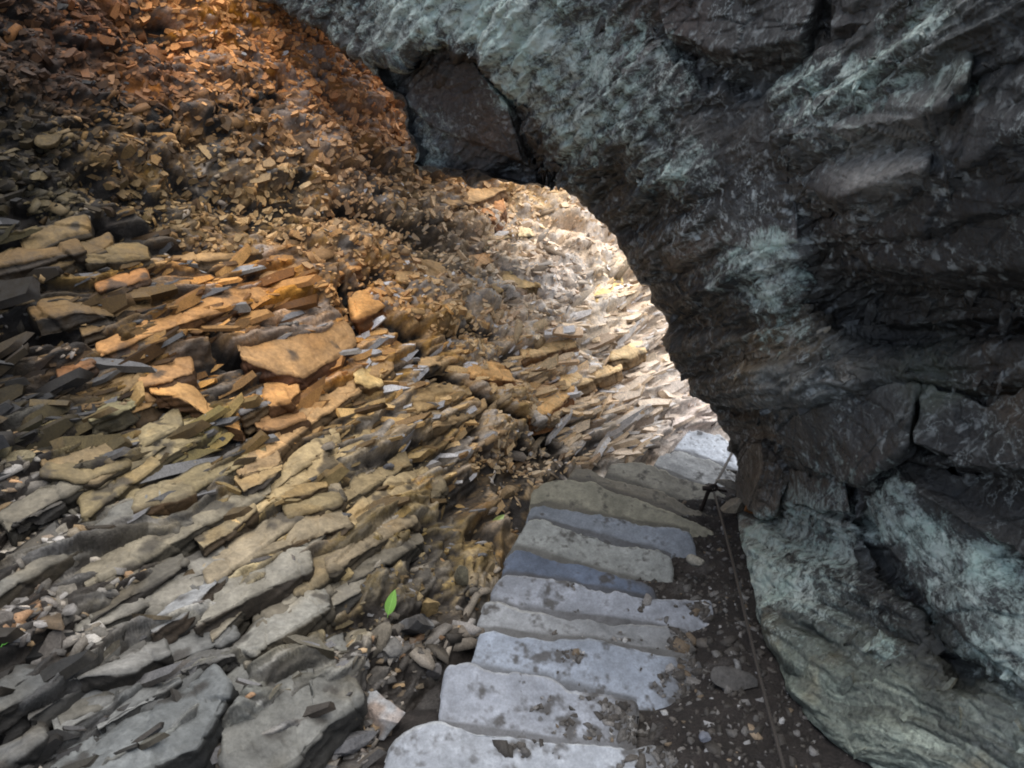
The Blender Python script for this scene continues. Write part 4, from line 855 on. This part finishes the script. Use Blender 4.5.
vis = keepv & (U > -60) & (U < 780) & (V > -60) & (V < 800) & ((V < 425) | (U < stair_left - 3))
dens = vis * (0.15 + 1.0 * (1 - SL) + 1.2 * BANK['soil'] + .55 * sstep(380, 600, U) + .3 * sstep(0, -.05, BANK['H']))
dens = dens * (.05 + BANK['soil'] + .25 * sstep(400, 600, U))
pr = dens.ravel() / dens.sum()
NCH = 1900
ci = RNG.choice(U.size, NCH, p=pr)
cp = BANK['P'].reshape(-1, 3)[ci]; cn = BANK['N'].reshape(-1, 3)[ci]; cn = cn * .75 + np.array([0, 0, .35]); cn /= np.linalg.norm(cn, axis=1, keepdims=True)
sz = np.exp(RNG.normal(0, .5, NCH)) * .0105 * np.where(U.ravel()[ci] > 430, 1.35, 1.0); sz = np.clip(sz, .004, .035)
cu, cv = U.ravel()[ci], V.ravel()[ci]
bc = bank_col(cu, cv) / 255.0; bc = np.where(bc <= .04045, bc / 12.92, ((bc + .055) / 1.055) ** 2.4) * .85
pal = np.array([[.20, .19, .18], [.34, .30, .25], [.30, .20, .10], [.09, .08, .07], [.40, .38, .36], [.22, .12, .055]])
ps = pal[RNG.choice(6, NCH, p=[.22, .2, .16, .22, .1, .1])]
mixw = np.clip(RNG.uniform(.2, .9, NCH) + .6 * sstep(330, 150, cv + .3 * cu), 0, .97)[:, None]
cc = (bc * mixw + ps * (1 - mixw)) * np.exp(RNG.normal(0, .35, NCH))[:, None]
sdir = RT * math.cos(TH) + UP * math.sin(TH)
chips('shale_chips', cp, cn, sz * np.where(cu > 430, 2.5, 1.7), sz * .8, sz * .35, RNG.normal(0, .45, NCH), cc, M_CHIP, np.repeat(sdir[None], NCH, 0))
# grit on the trail right of the steps
NG = 7000
gxx = RNG.uniform(-.45, 1.25, NG); gyy = RNG.uniform(.55, 3.4, NG); keep = (gxx > .12 + .10 * (gyy - 1)) | (RNG.random(NG) < .15); gxx, gyy = gxx[keep], gyy[keep]; NG = len(gxx)
gz = ground_h(gxx, gyy); gpos = np.stack([gxx, gyy, gz + .002], 1)
gpos = np.concatenate([gpos] + grit_p); NG = len(gpos)
gs = np.clip(np.exp(RNG.normal(0, .55, NG)) * .0052, .002, .024)
gpal = np.array([[.05, .045, .04], [.10, .095, .09], [.17, .165, .16], [.25, .25, .25], [.13, .10, .07]])
gcol = gpal[RNG.choice(5, NG, p=[.60, .24, .08, .025, .055])] * np.exp(RNG.normal(0, .25, NG))[:, None]
chips('gravel', gpos, np.repeat(np.array([[0, -.1, 1.]]), NG, 0), gs * 1.4, gs * .9, gs * .45, RNG.uniform(0, 6.28, NG), gcol, M_CHIP, np.repeat(np.array([[1., 0, 0]]), NG, 0))

# ------------------------------------------------------------------ loose stones
def rock_verts(seed, dims, cuts=11, sub=5):
    import bmesh
    bm = bmesh.new(); bmesh.ops.create_icosphere(bm, subdivisions=sub, radius=1.0)
    Vv = np.array([v.co[:] for v in bm.verts]); Fc = np.array([[v.index for v in f.verts] for f in bm.faces]); bm.free()
    r = np.random.default_rng(seed)
    for _ in range(cuts):
        n = r.normal(size=3); n /= np.linalg.norm(n); d = r.uniform(.45, .8)
        s = Vv @ n - d; Vv = Vv - np.clip(s, 0, None)[:, None] * n
    Vv *= np.array(dims)
    n = Vv / (np.linalg.norm(Vv, axis=1, keepdims=True) + 1e-9)
    sc = 1 / max(dims)
    return Vv + n * (fbm(Vv * sc * 2.2 + seed, 4, seed) * .10 * max(dims) * .5)[:, None], Fc
def place_stone(u, v, dims, rot, tone, lab, group=None, lift=.0, on='bank', seed=0, tone2=None):
    p = bank_pt(u, v, .0) if on == 'bank' else at(u, v, z_ground(v))
    if on == 'bank':
        i, j = bank_idx(u, v); p = BANK['P'][i, j]
    Vv, Fc = rock_verts(seed, dims, sub=5 if max(dims) > .05 else 4)
    from mathutils import Euler
    R_ = np.array(Euler(rot).to_matrix()); Vv = Vv @ R_.T + p + np.array([0, 0, lift])
    n = fbm(Vv * 12, 4, seed)
    c = srgb(tone) * .8 * np.exp(.5 * n)[:, None]
    if tone2 is not None:
        m = sstep(-.05, .25, fbm(Vv * 8 + 3, 3, seed + 1))[:, None]; c = c * (1 - m) + srgb(tone2) * .8 * m
    o = new_mesh('loose_stone', Vv, Fc, c, M_STONE, smooth=True)
    return tag(o, lab, 'stone', group)
D = math.radians
place_stone(386, 712, (.125, .085, .06), (.3, -.1, -.35), (160, 162, 164), 'pale broken stone with a brownish patch left of the nearest step', lift=.035, seed=11, tone2=(150, 136, 126))
place_stone(356, 742, (.10, .05, .04), (.2, .4, .5), (120, 120, 122), 'grey flat stone lying left of the nearest step', lift=.02, seed=12)
place_stone(422, 628, (.075, .05, .12), (.25, .25, .3), (132, 132, 132), 'upright grey stone in black soil left of the steps', lift=.05, seed=13, tone2=(80, 78, 76))
place_stone(461, 585, (.035, .022, .13), (.15, .12, .2), (150, 142, 118), 'narrow upright shard beside the left edge of the steps', lift=.04, seed=14)
place_stone(440, 600, (.06, .045, .05), (.2, .2, .6), (158, 136, 96), 'tan stone behind the upright shard', lift=.025, seed=15)
place_stone(388, 652, (.05, .04, .025), (.2, .1, .4), (118, 116, 112), 'small grey stone sunk in black soil left of the steps', lift=.015, seed=16)
place_stone(364, 668, (.03, .025, .02), (0, .1, .2), (140, 138, 134), 'small rounded pale pebble at the edge of the black soil', lift=.012, seed=17)
place_stone(440, 668, (.035, .03, .04), (.3, .1, .4), (92, 90, 90), 'dark stone wedged against the left end of the steps', lift=.02, seed=18)
place_stone(324, 565, (.022, .02, .018), (0, .1, .2), (52, 54, 62), 'small blue black pebble on the tan ledges', lift=.02, seed=19)
place_stone(393, 468, (.03, .03, .05), (.2, .1, .3), (112, 112, 116), 'upright blue grey stone halfway up the bank', lift=.03, seed=20)
place_stone(735, 506, (.085, .06, .05), (.1, .2, .3), (160, 148, 128), 'tan stone at the foot of the arch beside the anchor', lift=.0, on='trail', seed=21)
place_stone(728, 489, (.07, .03, .02), (.05, .1, -.25), (172, 160, 140), 'flat pale stone just right of the cable anchor', lift=.035, on='trail', seed=22)
place_stone(755, 515, (.06, .06, .09), (.1, .1, .3), (158, 108, 62), 'rusty brown stone under the arch lip', lift=.05, on='trail', seed=23)
place_stone(734, 678, (.085, .045, .018), (.05, .05, -.2), (84, 82, 80), 'flat grey stone in the black grit beside the cable', lift=-.006, on='trail', seed=24)
place_stone(697, 562, (.05, .03, .025), (.05, .05, -.3), (150, 146, 134), 'pale chip of stone right of the dark blue step', lift=.01, on='trail', seed=25)
place_stone(705, 738, (.024, .018, .012), (0, .05, .6), (120, 124, 134), 'bluish pebble in the black grit near the cable', lift=.012, on='trail', seed=26)
place_stone(664, 716, (.018, .014, .01), (0, .05, .3), (168, 168, 166), 'white pebble in the black grit beside the second step', lift=.02, on='trail', seed=27)
# countless look-alike stones scattered on the bank: every one an object
meshes = []
k = 0; tries = 0
while k < 50 and tries < 3000:
    tries += 1
    q_ = int(RNG.choice(U.size, p=pr)); u_, v_ = U.ravel()[q_], V.ravel()[q_]
    if not (-10 < u_ < 730 and 130 < v_ < 760) or (v_ < 425 and u_ > contour_u(v_) - 8): continue
    zz = bank_z(np.array(u_), np.array(v_))[..., 0]
    s_ = float(np.clip(np.exp(RNG.normal(0, .35)) * .03, .018, .06))
    b_ = bank_col(np.array(u_), np.array(v_)) * RNG.uniform(.85, 1.2)
    o = place_stone(u_, v_, (s_ * 1.5, s_ * .8, s_ * .55), (RNG.normal(.3, .2), RNG.normal(0, .25) - .2, RNG.normal(.5, .3)), tuple(np.clip(b_, 30, 230)), 'loose shale fragment scattered among many alike on the left bank', 'shale fragments strewn over the left bank', lift=.004, seed=3000 + k)
    k += 1

# ------------------------------------------------------------------ steel cable and its anchor
def flat_mat(name, col, rough, metal=0., sc=200):
    m = bpy.data.materials.new(name); m.use_nodes = True; nt = m.node_tree; bs = nt.nodes['Principled BSDF']
    n = nt.nodes.new('ShaderNodeTexNoise'); n.inputs['Scale'].default_value = sc; n.inputs['Detail'].default_value = 5
    cr_ = nt.nodes.new('ShaderNodeValToRGB'); cr_.color_ramp.elements[0].position = .3; cr_.color_ramp.elements[1].position = .7
    cr_.color_ramp.elements[0].color = tuple(x * .6 for x in col) + (1,); cr_.color_ramp.elements[1].color = tuple(min(1, x * 1.4) for x in col) + (1,)
    nt.links.new(n.outputs['Fac'], cr_.inputs[0]); nt.links.new(cr_.outputs[0], bs.inputs['Base Color'])
    bs.inputs['Roughness'].default_value = rough; bs.inputs['Metallic'].default_value = metal
    return m
M_CABLE = flat_mat('weathered_steel_cable', (.07, .062, .056), .5, .3)
M_IRON = flat_mat('rusty_iron', (.06, .045, .038), .7, .5)
def tube(pts, r, n=10, twist=0., strands=0):
    P_ = np.array(pts, float); T = np.gradient(P_, axis=0); T /= np.linalg.norm(T, axis=1, keepdims=True)
    ref = np.array([.3, -.5, .8]); a = np.cross(T, ref); a /= np.linalg.norm(a, axis=1, keepdims=True); b = np.cross(T, a)
    s = np.r_[0, np.cumsum(np.linalg.norm(np.diff(P_, axis=0), axis=1))]
    th = np.linspace(0, 2 * math.pi, n, endpoint=False)
    rad = r * (1 + (.18 * np.cos(strands * (th[None] + s[:, None] * twist)) if strands else 0 * th[None] * s[:, None]))
    V_ = P_[:, None] + rad[..., None] * (a[:, None] * np.cos(th)[None, :, None] + b[:, None] * np.sin(th)[None, :, None])
    f = [tuple(x) for x in grid_faces(len(P_), n, True)] + [tuple(range(n))[::-1], tuple(range((len(P_) - 1) * n, len(P_) * n))]
    return V_.reshape(-1, 3), f
def merge(*parts):
    vs_, fs_, o_ = [], [], 0
    for v_, f_ in parts:
        vs_.append(v_); fs_ += [tuple(i + o_ for i in f) for f in f_]; o_ += len(v_)
    return np.concatenate(vs_), fs_
knots = [(800, 830), (784, 768), (763, 690), (744, 610), (730, 550), (719, 510), (713, 488)]
lifts = [.12, .11, .10, .10, .10, .11, .12]
kp = np.array([at(u, v, z_ground(v) - l) for (u, v), l in zip(knots, lifts)])
far1 = at(731, 455, 4.75)
main = resample(kp, np.linspace(0, 1, 26)); main = np.stack([np.convolve(np.pad(main[:, k], 2, 'edge'), np.ones(5) / 5, 'valid') for k in range(3)], 1)
main = resample(main, np.linspace(0, 1, 260)); run2 = resample(np.array([kp[-1], (kp[-1] + far1) / 2 + np.array([0, 0, -.012]), far1, at(742, 430, 5.3)]), np.linspace(0, 1, 60))
cab = empty('steel_cable', kp[-1]); tag(cab, 'thin dark steel handrail cable running along the right of the steps', 'cable')
v_, f_ = tube(main, .0058, 12, 90, 4); new_mesh('cable_run', v_, f_, None, M_CABLE, cab)
v_, f_ = tube(run2, .0070, 10, 90, 4); new_mesh('cable_run', v_, f_, None, M_CABLE, cab)
anc = empty('cable_anchor', kp[-1] + np.array([0, 0, -.12])); tag(anc, 'rusty iron eye bolt holding the cable near the far steps', 'eye bolt')
ringc = kp[-1] + np.array([0.0, 0, 0.0]); th = np.linspace(0, 2 * math.pi, 41)
v_, f_ = tube([ringc + .021 * (RT * math.cos(t) + (UP * .8 - FW * .6) * math.sin(t)) for t in th], .0075, 10); new_mesh('eye', v_, f_, None, M_IRON, anc)
v_, f_ = tube([ringc + np.array([-.02 - .012 * t, 0, -.02 - .16 * t]) for t in np.linspace(0, 1, 12)], .011, 12); new_mesh('bolt_shank', v_, f_, None, M_IRON, anc)
v_, f_ = merge(tube([ringc + np.array([-.055 + .045 * t, -.005, .004]) for t in np.linspace(0, 1, 8)], .013, 6), tube([ringc + np.array([.018 + .055 * t, -.004, -.004 - .02 * t]) for t in np.linspace(0, 1, 8)], .007, 8))
new_mesh('cable_clamp', v_, f_, None, M_IRON, anc)

# ------------------------------------------------------------------ leaves
def leaf_mat(name, col):
    m = flat_mat(name, col, .45, 0, 60); bs = m.node_tree.nodes['Principled BSDF']
    bs.inputs['Subsurface Weight'].default_value = .0
    return m
def leaf(u, v, ln, wd, ang, col, lab, lift=.03):
    i, j = bank_idx(u, v); p = BANK['P'][i, j] + (C - BANK['P'][i, j]) / np.linalg.norm(C - BANK['P'][i, j]) * lift
    n = BANK['N'][i, j] * .3 - FW * .5 + np.array([0.1, 0, .5]); n /= np.linalg.norm(n)
    d = RT * math.cos(ang) + UP * math.sin(ang); a = d - (d @ n) * n; a /= np.linalg.norm(a); b = np.cross(n, a)
    S_, T_ = np.meshgrid(np.linspace(0, 1, 24), np.linspace(-1, 1, 11), indexing='ij')
    w_ = np.sin(math.pi * S_ ** .8) ** .75 * (1 - .25 * S_)
    w_ = np.maximum(w_, .03)
    zc = .16 * wd * np.abs(T_) * w_ * 2 - .18 * ln * (S_ - .5) ** 2
    P_ = p + a * ((S_ - .5) * ln)[..., None] + b * (T_ * w_ * wd * .5)[..., None] + n * zc[..., None]
    v1 = P_.reshape(-1, 3); f1 = [tuple(x) for x in grid_faces(24, 11)]
    root_ = empty('fallen_leaf', p - n * .01); tag(root_, lab, 'leaf')
    m = leaf_mat('leaf_green', col)
    new_mesh('blade', v1, f1, None, m, root_)
    mid = [p + a * ((s - .5) * ln) + n * (.002 - .18 * ln * (s - .5) ** 2) for s in np.linspace(-.12, .96, 20)]
    v2, f2_ = tube(mid, .0011, 6); new_mesh('midrib', v2, f2_, None, leaf_mat('leaf_rib', tuple(min(1, c * 1.5) for c in col)), root_)
leaf(393, 599, .092, .044, D(78), (.14, .29, .055), 'bright green leaf standing upright on the bank left of the steps', .06)
leaf(498, 522, .075, .040, D(35), (.32, .42, .14), 'pale yellow green leaf beside the grey steps', .05)
leaf(4, 645, .05, .024, D(60), (.10, .30, .05), 'small dark green leaf at the very edge of the black soil', .07)
leaf(470, 497, .05, .022, D(-10), (.30, .20, .08), 'small dry brown leaf lying on rubble above the pale green leaf', .04)

# ------------------------------------------------------------------ camera, world, sun
cam = bpy.data.cameras.new('camera'); cam.sensor_width = 36; cam.lens = F / W * 36; cam.clip_start = .05; cam.clip_end = 500
co = bpy.data.objects.new('camera', cam); COL.objects.link(co); co.location = tuple(C); co.rotation_euler = (math.pi / 2 - PITCH, 0, 0)
cam.dof.use_dof = True; cam.dof.focus_distance = 4.2; cam.dof.aperture_fstop = 9.0
scene.camera = co
SUN_EL, SUN_AZ = math.radians(68), math.radians(36)      # azimuth from +Y towards +X
w = bpy.data.worlds.new('World'); scene.world = w; w.use_nodes = True; nt = w.node_tree
sky = nt.nodes.new('ShaderNodeTexSky'); sky.sky_type = 'NISHITA'; sky.sun_disc = False; sky.sun_elevation = SUN_EL; sky.sun_rotation = SUN_AZ
bg = nt.nodes['Background']; bg.inputs['Strength'].default_value = .15
hs_ = nt.nodes.new('ShaderNodeHueSaturation'); hs_.inputs['Saturation'].default_value = .6; hs_.inputs['Value'].default_value = 1.5; nt.links.new(sky.outputs[0], hs_.inputs['Color']); nt.links.new(hs_.outputs[0], bg.inputs[0])
sl = bpy.data.lights.new('sun', 'SUN'); sl.energy = 5.0; sl.angle = math.radians(82); sl.color = (1, .95, .88)
so = bpy.data.objects.new('sun', sl); COL.objects.link(so)
from mathutils import Vector
sd = Vector((math.sin(SUN_AZ) * math.cos(SUN_EL), math.cos(SUN_AZ) * math.cos(SUN_EL), math.sin(SUN_EL)))
so.rotation_euler = sd.to_track_quat('Z', 'Y').to_euler(); so.location = (6, 6, 12)
scene.view_settings.view_transform = 'Standard'; scene.view_settings.look = 'None'; scene.view_settings.exposure = 0
scene.cycles.use_denoising = True; scene.cycles.max_bounces = 6; scene.cycles.filter_width = 1.9

# drop the strewn fragments that ended up wholly under the ledges
bpy.context.view_layer.update(); dg = bpy.context.evaluated_depsgraph_get()
for o in [o for o in scene.objects if o.name.startswith('loose_stone') and o.get('group')]:
    co_ = np.zeros(len(o.data.vertices) * 3, np.float32); o.data.vertices.foreach_get('co', co_); co_ = co_.reshape(-1, 3)
    seen = 0
    for q_ in range(0, len(co_), max(1, len(co_) // 40)):
        d_ = Vector(co_[q_]) - Vector(C); hit = scene.ray_cast(dg, Vector(C), d_.normalized())
        seen += bool(hit[0] and hit[4] is not None and hit[4].name == o.name)
    if seen < 4: bpy.data.objects.remove(o, do_unlink=True)
